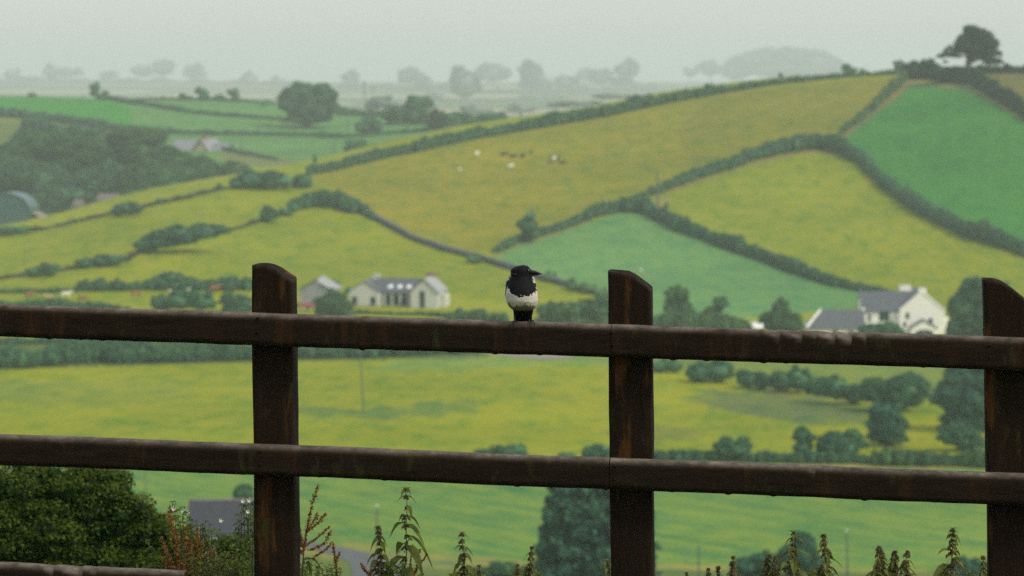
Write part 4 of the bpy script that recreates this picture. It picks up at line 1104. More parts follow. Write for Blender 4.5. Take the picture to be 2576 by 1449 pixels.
def post(label, xl0, xl1, xr0, xr1, top, seed):
    """xl0/xr0: edges at the top, xl1/xr1 at y = 1449; top: outline of the sawn top in picture units"""
    xm = (xl0 + xr0) / 2; d = fd(xm) + .075; s = d / F
    T = .125; N_ = 60; m = MB(); rings = []; lit_worn = []
    yb = 1449 + 240; ty = dict(top); tx = [p[0] for p in top]; tyv = [p[1] for p in top]
    side = []                                   # (x fraction, away)
    e = .05
    side += [(q, 0.0) for q in np.linspace(e, 1 - e, 12)] + [(1 - e * .3, T * .03), (1, T * .12), (1, T * .5), (1, T * .88), (1 - e, T)]
    side += [(q, T) for q in np.linspace(1 - 2 * e, 2 * e, 6)] + [(e, T), (0, T * .88), (0, T * .5), (0, T * .12), (e * .3, T * .03)]
    side = np.array(side)
    xt = xl0 + (xr0 - xl0) * side[:, 0]
    yt = np.interp(xt, tx, tyv)
    for t in np.r_[np.linspace(0, .05, 6)[:-1], np.linspace(.05, 1, N_)]:
        y = yt * (1 - t) + yb * t
        k = (y - top[0][1]) / (1449 - top[0][1])
        xl = xl0 + (xl1 - xl0) * k; xr = xr0 + (xr1 - xr0) * k
        x = xl + (xr - xl) * side[:, 0]
        p = np.stack([(x - CX) * s, np.full(len(x), d), -(y - HY) * s], 1)
        p += side[:, 1:2] * fence_in + ((x - xm) * s)[:, None] * (fence_dir - np.array([1, 0, 0]))
        nz_ = vnoise(p * np.array([1, 1, .35]), 16, seed) * .0016 + vnoise(p, 5, seed + 9) * .0016
        p[:, 1] += nz_; p[:, 0] += vnoise(p * np.array([1, 1, .5]), 9, seed + 4) * .0035
        rings.append(p); lit_worn.append(np.full(len(x), .55 if t == 0 else 0.0))
    m.loft(np.array(rings)[::-1])
    o = m.build('post', M_POST, fence, loc=fence_base, smooth=True)
    set_lit_worn(o, np.array(lit_worn)[::-1].ravel()); o['label'] = label
    return o
post('left post with a curved, bevelled top', 630, 637, 733, 743, [(630,668),(650,666),(668,668),(685,674),(733,704)], 1)
post('middle post with a flat left top and straight bevel', 1528, 1535, 1637, 1642, [(1528,683),(1572,686),(1585,690),(1630,722),(1637,727)], 20)
post('right post cut off by the picture edge', 2474, 2487, 2588, 2598, [(2474,704),(2500,705),(2525,712),(2550,730),(2588,762)], 40)
post('next post beyond the left edge of the picture', -262, -255, -160, -152, [(-262,640),(-225,642),(-160,678)], 60)
post('next post beyond the right edge of the picture', 3450, 3462, 3566, 3576, [(3450,735),(3490,738),(3566,790)], 80)
for px, py in ((1541,835),(1543,868),(648,800),(648,836),(1548,1172),(1546,1206),(655,1135),(655,1168),(2490,868),(2490,900)):
    q = W(px, py, fd(px) - .002)
    m = MB(); m.tube([q + fence_in * .006, q - fence_in * .001, q - fence_in * .0035], [.0055, .0055, .003], 8)
    m.build('nail', M_NAIL, fence, loc=fence_base)

# ---------------------------------------------------------------- the magpie
def feather_mat(name, c, c2, rough, spec, sheen_blue=None):
    m, nt, out = new_mat(name)
    f = noise_fac(nt, 90, 5, .65, {'scale': (1, 1, .4)})
    col = ramp(nt, f, [(.3, c), (.72, c2)])
    p = node(nt, 'ShaderNodeBsdfPrincipled', {'Base Color': col, 'Roughness': rough, 'Specular IOR Level': spec})
    b = node(nt, 'ShaderNodeBump', {'Height': f, 'Strength': .4, 'Distance': .003})
    nt.links.new(b.outputs['Normal'], p.inputs['Normal']); nt.links.new(p.outputs['BSDF'], out.inputs['Surface'])
    return m
M_BLACK = feather_mat('black_plumage', (.0035, .0035, .005), (.008, .0075, .010), .7, .12)
M_WHITEF = feather_mat('white_plumage', (.42, .39, .31), (.60, .57, .48), .85, .1)
M_BUFF = feather_mat('buff_plumage', (.16, .125, .065), (.25, .20, .115), .85, .1)
M_BEAK = plain('black_beak', (.006, .006, .0065), .2, 200, .6, spec=.2)
M_LEG = plain('dark_scaly_leg', (.014, .013, .014), .3, 300, .5)
M_EYE = plain('dark_eye', (.006, .004, .003), .1, 10, .05, spec=.8)

BD = fd(1312) + .022                            # the bird sits on the top of the rail
def bp(zx, zy, dep=0.0):
    """close-up units (0.1277 picture units each) to world, dep metres further away"""
    p = W(1239 + .1277 * zx, 651.7 + .1277 * zy, BD); p[1] += dep; return p
u1 = .1277 / F * BD
bird_foot = bp(600, 1222)
bird = empty('magpie', bird_foot, 'black and white magpie perched on the top rail, head turned right', 'bird')
R_y = [1062, 1045, 1015, 975, 900, 800, 700, 600, 500, 420, 375, 340, 300, 240, 190, 155, 130, 119]
R_c = [602, 602, 600, 596, 590, 582, 576, 570, 563, 558, 556, 554, 552, 552, 562, 578, 598, 606]
R_x = [40, 110, 175, 235, 288, 314, 314, 294, 262, 232, 214, 200, 198, 196, 180, 138, 78, 22]
R_d = [30, 70, 105, 165, 220, 258, 268, 262, 244, 222, 210, 200, 194, 186, 168, 130, 74, 22]
R_o = [75, 68, 58, 36, 12, 0, 0, 10, 24, 34, 36, 34, 28, 18, 10, 8, 8, 8]
yy = np.r_[np.linspace(119, 380, 40), np.linspace(385, 1062, 84)]
fi = lambda v: pchip(yy, R_y[::-1], v[::-1])
cxs, rxs, rds, ofs = fi(R_c), fi(R_x), fi(R_d), fi(R_o)
th = np.linspace(0, 2 * PI, 72, endpoint=False)
rings, rmat = [], []
gb = np.random.default_rng(3)
jag = np.convolve(gb.standard_normal(72 + 2), np.ones(3) / 3, 'valid') * 46
for y, cx_, rx_, rd_, of_ in zip(yy, cxs, rxs, rds, ofs):
    ex = .92
    sx = np.sign(np.cos(th)) * np.abs(np.cos(th)) ** ex; sy = np.sign(np.sin(th)) * np.abs(np.sin(th)) ** ex
    ruff = 1 + .012 * np.array([mnoise.noise(Vector((math.cos(q) * 3, math.sin(q) * 3, y * .02))) for q in th]) * (y > 150)
    px = cx_ + rx_ * sx * ruff; dp = (of_ + rd_ * sy * ruff) * u1
    rings.append(np.array([bp(a, y, d_) for a, d_ in zip(px, dp)]))
m = MB(); m.loft(np.array(rings))
body = m.build('body', [M_BLACK, M_WHITEF, M_BUFF], bird, loc=bird_foot)
nf = len(yy) - 1; k_ = 0
mi = np.zeros(len(body.data.polygons), np.int32)
for r_ in range(nf):
    for c_ in range(72):
        y = yy[r_]; q = th[c_]; X_ = cxs[r_] + rxs[r_] * math.cos(q); front = math.sin(q) < .25
        # lower edge of the black bib: ragged, lowest a little right of the middle
        edge = 735 - .00155 * (X_ - 600) ** 2 - (90 if X_ < 420 else 0) * .3 + jag[c_]
        if 525 < X_ < 548: edge -= 40
        mt = 0
        if front and y > edge and y < 1012: mt = 1
        if mt == 1 and y > 905 + jag[c_] * 1.4 + (X_ - 560) * .16: mt = 2
        if front and 268 < y < 292 and 365 < X_ < 470 + jag[c_]: mt = 2 if (int(y) // 7) % 2 else 0
        mi[k_] = mt; k_ += 1
body.data.polygons.foreach_set('material_index', mi)

def wing(side):
    ys = np.linspace(335, 1010, 40); ringsw = []
    for y in ys:
        t = (y - 335) / 675
        if side < 0: xo = np.interp(y, [335, 380, 450, 560, 700, 760, 900, 1010], [322, 276, 268, 258, 246, 258, 328, 395])
        else: xo = np.interp(y, [335, 380, 450, 560, 700, 760, 900, 1010], [782, 826, 842, 868, 880, 868, 838, 800])
        wd = np.interp(t, [0, .06, .12, .4, .7, 1], [14, 60, 100, 120, 90, 22]); dpw = np.interp(t, [0, .2, .6, 1], [40, 120, 150, 60])
        xi = xo + (wd if side < 0 else -wd); cxw = (xo + xi) / 2
        q = np.linspace(0, 2 * PI, 20, endpoint=False)
        ringsw.append(np.array([bp(cxw + abs(xo - xi) / 2 * math.cos(a), y, (105 + 40 * t + dpw * math.sin(a)) * u1) for a in q]))
    m = MB(); m.loft(np.array(ringsw))
    o = m.build('wing', [M_BLACK, M_WHITEF], bird, loc=bird_foot)
    mi = np.zeros(len(o.data.polygons), np.int32); k = 0
    for r_ in range(39):
        for c_ in range(20):
            y = ys[r_]
            if y < 425 - 18 * math.sin(c_) and side < 0 or (side > 0 and 350 < y < 470): mi[k] = 1
            if side < 0 and (505 < y < 590 or 615 < y < 640) and c_ in (0, 1, 2, 18, 19, 17, 16, 3): mi[k] = 1
            if side > 0 and 545 < y < 590: mi[k] = 1
            k += 1
    o.data.polygons.foreach_set('material_index', mi)
wing(-1); wing(1)
def tail(m):
    ringst = []
    for t in np.linspace(0, 1, 24):
        y = 960 + t * 640; w_ = np.interp(t, [0, .15, .5, .85, 1], [170, 188, 180, 120, 40]); dep = .030 + t * .10
        q = np.linspace(0, 2 * PI, 16, endpoint=False)
        ringst.append(np.array([bp(600 + w_ * math.cos(a) , y, dep + 26 * u1 * math.sin(a) + .006 * math.cos(2 * a)) for a in q]))
    m.loft(np.array(ringst))
m = MB(); tail(m); m.build('tail', M_BLACK, bird, loc=bird_foot)
def beak_part(pts):
    ringsb = []
    for x, y, h_, d_ in pts:
        q = np.linspace(0, 2 * PI, 14, endpoint=False)
        ringsb.append(np.array([bp(x, y + h_ * math.sin(a), (-.000 - 30 * u1) + d_ * u1 * math.cos(a)) for a in q]))
    m = MB(); m.loft(np.array(ringsb)); return m
bk = beak_part([(690, 255, 58, 62), (745, 254, 50, 52), (800, 258, 40, 40), (870, 268, 28, 28), (930, 281, 15, 16), (975, 293, 3, 4)]).build('beak', M_BEAK, bird, loc=bird_foot)
beak_part([(690, 318, 28, 56), (745, 318, 24, 46), (810, 314, 18, 34), (880, 306, 12, 22), (955, 297, 3, 5)]).build('lower_beak', M_BEAK, bk, loc=bird_foot)
ey = bp(706, 214, -120 * u1); m = MB(); m.blob(ey, [17 * u1] * 3, 3, 0); m.build('eye', M_EYE, bird, loc=bird_foot)
m = MB(); m.blob(ey + np.array([4, -13, 6]) * u1, [9 * u1] * 3, 2, 0); m.build('eye_glint', M_WHITEF, bird, loc=bird_foot)
for side in (-1, 1):
    hx, fx, fy = (440, 435, 1232) if side < 0 else (770, 770, 1222)
    top = bp(hx + (30 if side < 0 else -30), 1000, .012); kn = bp(hx - 2 * side, 1075, .004); ft = bp(fx, fy, -.004 if side < 0 else .004)
    m = MB(); m.tube([top, (top + kn) / 2 + [0, -.003, 0], kn, kn + (ft - kn) * .15], [.013, .011, .0055, .0032], 9); m.build('thigh', M_BLACK, bird, loc=bird_foot)
    m = MB(); m.tube([kn, (kn + ft) / 2 + [0, .001, 0], ft], [.0030, .0024, .0030], 8)
    for ang, L in ((-.55, .026), (0, .031), (.5, .027), (PI, .022)):
        dirn = np.array([math.sin(ang), -math.cos(ang), 0])
        e1 = ft + dirn * L * .55 + [0, 0, .0035]; e2 = ft + dirn * L - [0, 0, .004]
        if abs(ang) < 1: e2 = e2 - [0, 0, .007]
        m.tube([ft, e1, e2, e2 + dirn * .004 - [0, 0, .005]], [.0028, .0025, .0018, .0006], 7)
    m.build('leg', M_LEG, bird, loc=bird_foot)
# ---------------------------------------------------------------- plants at the fence
M_NETTLE = leafy('nettle_leaves', (.095, .125, .026), (.17, .20, .04), 30, trans=.45)
M_NETTLE2 = leafy('yellowish_nettle_leaves', (.115, .155, .020), (.19, .225, .034), 30, trans=.45)  # lighter, yellower green for some of the nettles and weeds
M_TASSEL = leafy('nettle_flowers', (.17, .155, .075), (.28, .245, .12), 60, trans=.2)
M_STEM = plain('plant_stem', (.045, .060, .022), .25, 40, .7)
M_DOCK = leafy('dock_seeds', (.20, .095, .026), (.32, .155, .045), 40, trans=.2)
M_DOCKS = plain('dock_stem', (.10, .045, .022), .25, 40, .7)
M_WEED = leafy('weed_leaves', (.055, .10, .016), (.11, .15, .022), 25, trans=.35)
M_PETAL = plain('white_petals', (.74, .74, .66), .06, 80, .7)

def leaf(m, p, dirn, L, wd, droop, g, mat=0, up=np.array([0, 0, 1.0])):
    """a pointed blade of five stations, folded along the midrib and drooping"""
    dirn = unit(dirn); side = unit(np.cross(dirn, up)); n = 6
    t = np.linspace(0, 1, n); ws = wd * np.array([.25, .85, 1.0, .8, .42, .02])
    mid = p + dirn * (L * t)[:, None] + up * (-droop * L * t ** 2)[:, None]
    fold = up * (wd * .28)
    A = mid + side * ws[:, None] * .5 + fold * (ws / wd)[:, None]; Bq = mid - side * ws[:, None] * .5 + fold * (ws / wd)[:, None]
    for k in range(n - 1):
        m.quads([[mid[k], A[k], A[k + 1], mid[k + 1]], [Bq[k], mid[k], mid[k + 1], Bq[k + 1]]], mat)

def path_px(pts, d):
    return np.array([W(x, y, d) for x, y in pts])

def nettle(label, tip, foot_x, d, first=14, grow=1.07, L0=26, tassel=1.0, lean=0.0, leafmat=None, group='nettles behind the fence', nodes=15, name='nettle', seed=None):
    g = nseed() if seed is None else np.random.default_rng(seed)
    s = d / F; foot = B(foot_x, d); fy = HY - foot[2] / s
    r = empty(name, foot, label, 'nettle', group)
    q = np.linspace(0, 1, 14)
    bow = g.normal(0, 7); xs = tip[0] + (foot_x - tip[0]) * q + lean * np.sin(q * 5) * 4 + bow * np.sin(q * PI * 1.6) + 2.0 * np.sin(q * 23 + bow); ys = tip[1] + (fy - tip[1]) * q
    P_ = path_px(zip(xs, ys), d)
    m = MB(); m.tube(P_[::-1], np.linspace(.0042, .0012, 14), 7); m.build('stem', M_STEM, r, loc=foot)
    lf, ts = MB(), MB(); y = tip[1] + 2; gap = first; rot = g.uniform(0, PI); L = L0 * .35
    for k in range(nodes):
        x = float(np.interp(y, ys, xs)); p = W(x, y, d)
        for a in (rot, rot + PI):
            if k > 1 and g.uniform() < .16: continue
            dv = np.array([math.cos(a), math.sin(a), g.uniform(-.3, .6)])
            leaf(lf, p, dv, 1.5 * L * s * g.uniform(.55, 1.35), L * .56 * s, g.uniform(.5, 1.1), g)
            for e in range(4 if k else 2):
                a2 = a + g.uniform(.3, 1.4) * (1 if e % 2 else -1); R_ = g.uniform(.3, .55) * L * .75 * s * tassel
                if tassel <= 0: continue
                for w_ in np.linspace(.2, 1, 7):
                    c = p + np.array([math.cos(a2) * R_ * w_, math.sin(a2) * R_ * w_, -R_ * .9 * w_ ** 1.7]) + g.normal(0, .0012, 3)
                    n_ = unit(g.standard_normal((3, 3))); sz = (1.7 + 1.4 * (1 - w_)) * s * g.uniform(1.0, 1.8)
                    t_ = unit(np.cross(n_, g.standard_normal((3, 3)))); b_ = np.cross(n_, t_)
                    ts.quads(np.stack([c - t_ * sz, c - b_ * sz, c + t_ * sz, c + b_ * sz], 1))
        rot += PI / 2 + g.normal(0, .25); y += gap * g.uniform(.75, 1.3); gap *= grow; L = min(L0 * 1.25, L * 1.22)
        if y > fy - 10: break
    for a in np.linspace(0, 2 * PI, 7):
        leaf(lf, W(tip[0], tip[1] + 2, d), np.array([math.cos(a), math.sin(a), .8]), L0 * .38 * s, L0 * .12 * s, .3, g)
    lf.build('leaves', leafmat or M_NETTLE, r, smooth=False, loc=foot)
    if ts.v: ts.build('flower_tassels', M_TASSEL, r, smooth=False, loc=foot)
    return r

def seeds(m, p0, p1, s, g, n, size=3.4, spread=4.0):
    t = np.sort(g.uniform(0, 1, n)); c = p0 + (p1 - p0) * t[:, None] + g.standard_normal((n, 3)) * (spread * s * (1.05 - .55 * t))[:, None] * np.array([1, 1, .6])
    nr = unit(g.standard_normal((n, 3))); tt = unit(np.cross(nr, g.standard_normal((n, 3)))); b = np.cross(nr, tt)
    z = size * s * g.uniform(.6, 1.25, (n, 1))
    m.quads(np.stack([c - tt * z, c - b * z * .8, c + tt * z, c + b * z * .8], 1))

def dock(label, foot_x, d, spikes, group='seeding docks by the fence', leaves=5, seed_size=3.4, mat=None, spread=4.0):
    """spikes: list of picture polylines, first one the main stem from low to tip"""
    g = nseed(); s = d / F; foot = B(foot_x, d)
    r = empty('dock', foot, label, 'dock', group)
    st, se, lf = MB(), MB(), MB()
    for k, pl in enumerate(spikes):
        P_ = path_px(pl, d) + np.c_[np.zeros(len(pl)), np.linspace(0, g.normal(0, .02), len(pl)), np.zeros(len(pl))]
        if k == 0: P_ = np.vstack([foot, P_])
        st.tube(P_, np.linspace(.004 if k == 0 else .0026, .001, len(P_)), 6)
        Q = P_[1:] if k == 0 else P_
        for a, b in zip(Q[:-1], Q[1:]):
            Lp = np.linalg.norm(b - a) / s
            seeds(se, a, b, s, g, int(Lp * 1.9) + 3, seed_size, spread)
    for k in range(leaves):
        a = g.uniform(0, 2 * PI); q = g.uniform(.35, .95)
        p = foot + (path_px([spikes[0][0]], d)[0] - foot) * q
        leaf(lf, p, np.array([math.cos(a), math.sin(a), .5]), g.uniform(50, 80) * s, 15 * s, .9, g)
    st.build('stems', M_DOCKS, r, loc=foot); se.build('seed_heads', mat or M_DOCK, r, smooth=False, loc=foot)
    if leaves: lf.build('leaves', M_WEED, r, smooth=False, loc=foot)
    return r

def weed(label, x0, x1, top, d, n=26, mat=None, name='weed', flowers=(), group='leafy weeds behind the fence', L=(16, 30)):
    """a branching leafy plant filling x0..x1 with its uneven top given as picture points"""
    g = nseed(); s = d / F; xm = (x0 + x1) / 2; foot = B(xm, d); fy = HY - foot[2] / s
    r = empty(name, foot, label, 'weed', group)
    st, lf = MB(), MB(); tx, ty = zip(*top)
    for k in range(n):
        x = x0 + (x1 - x0) * (k + g.uniform(.1, .9)) / n; y = float(np.interp(x, tx, ty)) + g.uniform(0, 26)
        dd = d + g.normal(0, .10); tipp = W(x, y, dd); sx = W(xm + (x - xm) * .55, fy, dd); sx[2] = foot[2]
        mid = (tipp + sx) / 2 + g.normal(0, .02, 3)
        path = np.array([sx, mid, tipp]); tt = np.linspace(0, 1, 9)[:, None]
        path = (1 - tt) ** 2 * sx + 2 * tt * (1 - tt) * mid + tt ** 2 * tipp
        st.tube(path, np.linspace(.003, .001, 9), 5)
        for q in np.r_[np.linspace(.42, 1, 13)]:
            p = (1 - q) ** 2 * sx + 2 * q * (1 - q) * mid + q ** 2 * tipp
            for e in range(2):
                a = g.uniform(0, 2 * PI)
                leaf(lf, p, np.array([math.cos(a), math.sin(a), g.uniform(-.1, .8)]), g.uniform(*L) * s * (1.1 - .5 * q), g.uniform(6, 11) * s, g.uniform(.2, .9), g)
    st.build('stems', M_STEM, r, loc=foot); lf.build('leaves', mat or M_WEED, r, smooth=False, loc=foot)
    for fx, fy_ in flowers:
        c = W(fx, fy_, d - .06); m = MB()
        for a in np.linspace(0, 2 * PI, 6)[:-1]:
            leaf(m, c, np.array([math.cos(a), -.35, math.sin(a)]), 6.5 * s, 6.0 * s, .1, g, up=np.array([0, -1.0, 0]))
        m.build('flower', M_PETAL, r, smooth=False, loc=foot)
    return r

ND = 11.75
nettle('tallest nettle, standing clear between the left post and the conifer', (1021, 1230), 1008, ND + .05, first=20, grow=1.05, L0=46, nodes=18)
nettle('dark nettle with closely hanging leaves left of the tallest nettle', (953, 1325), 962, ND, first=13, grow=1.03, L0=34, nodes=24, tassel=1.5)
nettle('nettle alone midway between the tallest nettle and the conifer', (1162, 1341), 1150, ND + .1, first=13, L0=36, nodes=17, tassel=1.3)
nettle('nettle in front of the left flank of the conifer', (1340, 1376), 1330, ND + .05, first=12, L0=30, nodes=17, tassel=1.4)
nettle('small nettle tip left of the nettle at the conifer', (1303, 1420), 1300, ND, first=10, L0=24, nodes=12)
nettle('small nettle tip right of the lone midway nettle', (1206, 1422), 1210, ND, first=11, L0=24, nodes=12)
nettle('pale nettle tip against the left edge of the middle post', (1529, 1410), 1524, ND + .2, first=11, L0=30, nodes=12, leafmat=M_NETTLE2)
nettle('left one of two tall nettles right of the middle post, with curled dark leaves', (1995, 1339), 1985, ND, first=15, grow=1.02, L0=46, nodes=18, tassel=1.3)
nettle('right one of two tall nettles, a dense leaning spike', (2073, 1345), 2048, ND + .05, first=10, grow=1.02, L0=30, nodes=26, tassel=1.9)
nettle('low nettle left of the two tall nettles, under the slim post', (1846, 1400), 1840, ND, first=10, L0=26, nodes=16, tassel=1.8)
nettle('bushy low nettle touching the left tall nettle', (1932, 1396), 1928, ND + .06, first=9, grow=1.02, L0=30, nodes=20, tassel=2.2)
nettle('paler low nettle tip beside the bushy low nettle', (1952, 1400), 1958, ND, first=9, L0=26, nodes=14, tassel=2.0)
nettle('small nettle tip second from the right edge of the middle post', (1782, 1430), 1780, ND, first=9, L0=22, nodes=10, tassel=1.6)
nettle('small nettle tip just left of the low nettle under the slim post', (1809, 1425), 1808, ND + .05, first=9, L0=22, nodes=10, tassel=1.6)
nettle('lowest nettle tip nearest the right edge of the middle post', (1728, 1440), 1728, ND, first=9, L0=20, nodes=8)
nettle('left head of the triple flowering nettle clump', (2212, 1375), 2222, ND, first=8, grow=1.02, L0=26, nodes=24, tassel=2.4)
nettle('middle head of the triple flowering nettle clump', (2251, 1386), 2248, ND + .08, first=8, grow=1.02, L0=24, nodes=22, tassel=2.4)
nettle('right head of the triple flowering nettle clump', (2282, 1386), 2274, ND, first=8, grow=1.02, L0=24, nodes=22, tassel=2.2)
nettle('tall dark nettle with outstretched leaves left of the right post', (2398, 1331), 2388, ND, first=14, grow=1.03, L0=40, nodes=20, tassel=1.6)
nettle('dark nettle half hidden by the right post', (2472, 1400), 2466, ND, first=12, L0=32, nodes=14, tassel=1.4)
nettle('small nettle with arching leaves in front of the dark evergreen bush', (372, 1360), 374, ND, first=16, L0=30, nodes=12, tassel=.6, leafmat=M_NETTLE2)

dock('tall rusty dock with open spikes right of the left post', 752, ND,
     [[(764,1385),(772,1330),(786,1270),(800,1219)], [(775,1330),(788,1315),(799,1289)], [(772,1338),(800,1315),(821,1290)], [(770,1372),(800,1352),(830,1324)], [(778,1385),(815,1370),(831,1338)],
      [(764,1385),(754,1335),(750,1318)], [(764,1380),(750,1352),(746,1330)], [(760,1395),(752,1378),(747,1352)], [(790,1400),(815,1385),(838,1362)]], seed_size=3.0, spread=3.2)
dock('thin rusty dock spike leaning left of the lane', 840, ND + .1, [[(847,1449),(843,1410),(838,1366)], [(843,1420),(849,1402),(856,1386)]], seed_size=3.0, spread=2.6)
dock('rusty dock spikes right of the tallest nettle', 1045, ND + .1, [[(1040,1449),(1055,1420),(1075,1392)], [(1030,1449),(1034,1400),(1037,1372)], [(1046,1440),(1052,1400),(1057,1380)]], seed_size=2.4, spread=2.0)
dock('short rusty dock spike under the dark nettle', 930, ND, [[(926,1449),(940,1435),(950,1415)], [(928,1444),(915,1432),(908,1416)]], seed_size=3.0, spread=2.6)
dock('bushy red-brown dock with many upright spikes in front of the evergreen bush', 470, ND,
     [[(462,1449),(440,1380),(428,1310),(425,1275)], [(455,1440),(446,1390),(448,1340)], [(470,1449),(470,1390),(466,1325)], [(480,1449),(492,1390),(496,1330)], [(490,1449),(505,1400),(512,1360)],
      [(450,1449),(425,1400),(410,1350)], [(430,1449),(415,1420),(408,1405)], [(500,1449),(520,1420),(530,1385)], [(475,1449),(483,1400),(480,1360)], [(440,1449),(432,1420),(420,1400)]], seed_size=3.4, spread=4.6)
dock('pale seeding dock below the white flowers', 545, ND, [[(540,1449),(538,1410),(540,1375)], [(530,1449),(524,1420),(520,1390)], [(555,1449),(562,1415),(565,1385)], [(512,1449),(510,1430),(505,1412)], [(570,1449),(580,1420),(584,1400)]], mat=M_TASSEL, seed_size=3.2, spread=5)
weed('leafy yellow-green weed with white flowers left of the left post', 430, 560, [(430,1240),(445,1262),(470,1290),(520,1315),(550,1335),(565,1390)], ND + .25, 22, flowers=[(436,1280),(472,1289),(556,1309),(462,1287)])
weed('tall leafy weed with white flowers hugging the left post', 592, 646, [(590,1330),(600,1285),(612,1252),(625,1250),(640,1270)], ND + .25, 14, flowers=[(611,1260),(627,1259),(624,1287)])
weed('low leafy weeds below the broken rail end', 470, 640, [(470,1390),(520,1395),(580,1385),(640,1390)], ND - .05, 26, mat=M_NETTLE2)
weed('low leafy weed at the foot of the rusty dock', 742, 862, [(742,1410),(770,1400),(800,1408),(830,1418),(862,1430)], ND + .05, 18, mat=M_NETTLE2)
weed('low leafy weed between the dark and the tallest nettle', 930, 1060, [(930,1440),(960,1410),(1000,1405),(1030,1415),(1060,1440)], ND + .1, 18, mat=M_NETTLE2)
weed('low broad weed under the lone midway nettle', 1130, 1215, [(1130,1446),(1170,1425),(1215,1438)], ND + .1, 10, mat=M_NETTLE2)
weed('low weeds under the nettle at the conifer', 1270, 1370, [(1270,1446),(1320,1428),(1370,1440)], ND + .1, 12, mat=M_NETTLE)
weed('low weeds under the bushy nettles right of the middle post', 1900, 2100, [(1900,1440),(1960,1425),(2020,1430),(2100,1444)], ND + .1, 20, mat=M_NETTLE)
weed('low weeds under the triple nettle clump', 2170, 2310, [(2170,1446),(2240,1430),(2310,1444)], ND + .1, 14, mat=M_NETTLE)
weed('low weeds under the tall nettle by the right post', 2350, 2490, [(2350,1444),(2400,1428),(2490,1436)], ND + .1, 14, mat=M_NETTLE)

# ---------------------------------------------------------------- evergreen bush on the slope
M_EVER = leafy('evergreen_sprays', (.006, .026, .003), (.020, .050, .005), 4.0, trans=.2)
M_EVERLIT = leafy('evergreen_lit_tips', (.046, .086, .006), (.082, .118, .010), 4.0, trans=.25)  # yellow-green tips, also painting the lit tops of the lumps
def evergreen(label, blobs, base, k=1.0):
    g = nseed(); d = base[1]; s = d / F
    r = empty('evergreen_bush', base, label, 'bush')
    core, sp, tp = MB(), MB(), MB()
    for (x, y, rx, ry) in blobs:
        c = W(x, y, d); R = np.array([rx, (rx + ry) * .5, ry]) * s
        core.blob(c, R * .72, 3, .1, seed=int(g.integers(1e9)))
        for _ in range(int(k * rx * ry / 170)):
            dv = unit(g.standard_normal(3)); dv[1] = -abs(dv[1]) if g.uniform() < .75 else dv[1]
            p = c + dv * R * g.uniform(.66, 1.14); q = g.uniform(22, 48) * s
            Rl = np.array([q, q, q * g.uniform(.5, .75)])
            core.blob(p, Rl * .62, 1, .2, seed=int(g.integers(1e9)))
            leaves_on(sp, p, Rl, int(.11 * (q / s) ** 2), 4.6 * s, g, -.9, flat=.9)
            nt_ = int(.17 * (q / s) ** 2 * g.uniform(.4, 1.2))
            leaves_on(tp, p + np.array([0, -q * .2, q * .30]), Rl * np.array([.92, .92, .8]), nt_, 3.7 * s, g, .12, flat=.7)  # paler leaves on the upper side only, a painted lit top
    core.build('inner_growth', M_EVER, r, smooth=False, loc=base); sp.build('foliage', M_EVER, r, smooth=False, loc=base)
    tp.build('lit_shoot_tips', M_EVERLIT, r, smooth=False, loc=base)
    t = MB(); t.tube([base - [0, 0, .2], base + [0, 0, .3], base + [.03, 0, .6]], [.07, .06, .03], 7); t.build('trunk', M_BARK, r, loc=base)
evergreen('dense dark evergreen bush on the slope at bottom left under the second rail',
    [(60,1252,110,72),(190,1250,100,58),(-60,1285,120,84),(285,1270,70,72),(330,1335,70,70),(100,1350,140,110),(230,1370,120,90),(385,1390,60,62),(-40,1420,130,110),(330,1440,90,70),(120,1460,150,90),(250,1238,46,30),(460,1420,60,60),(560,1425,60,50)], B(120, 19.0))

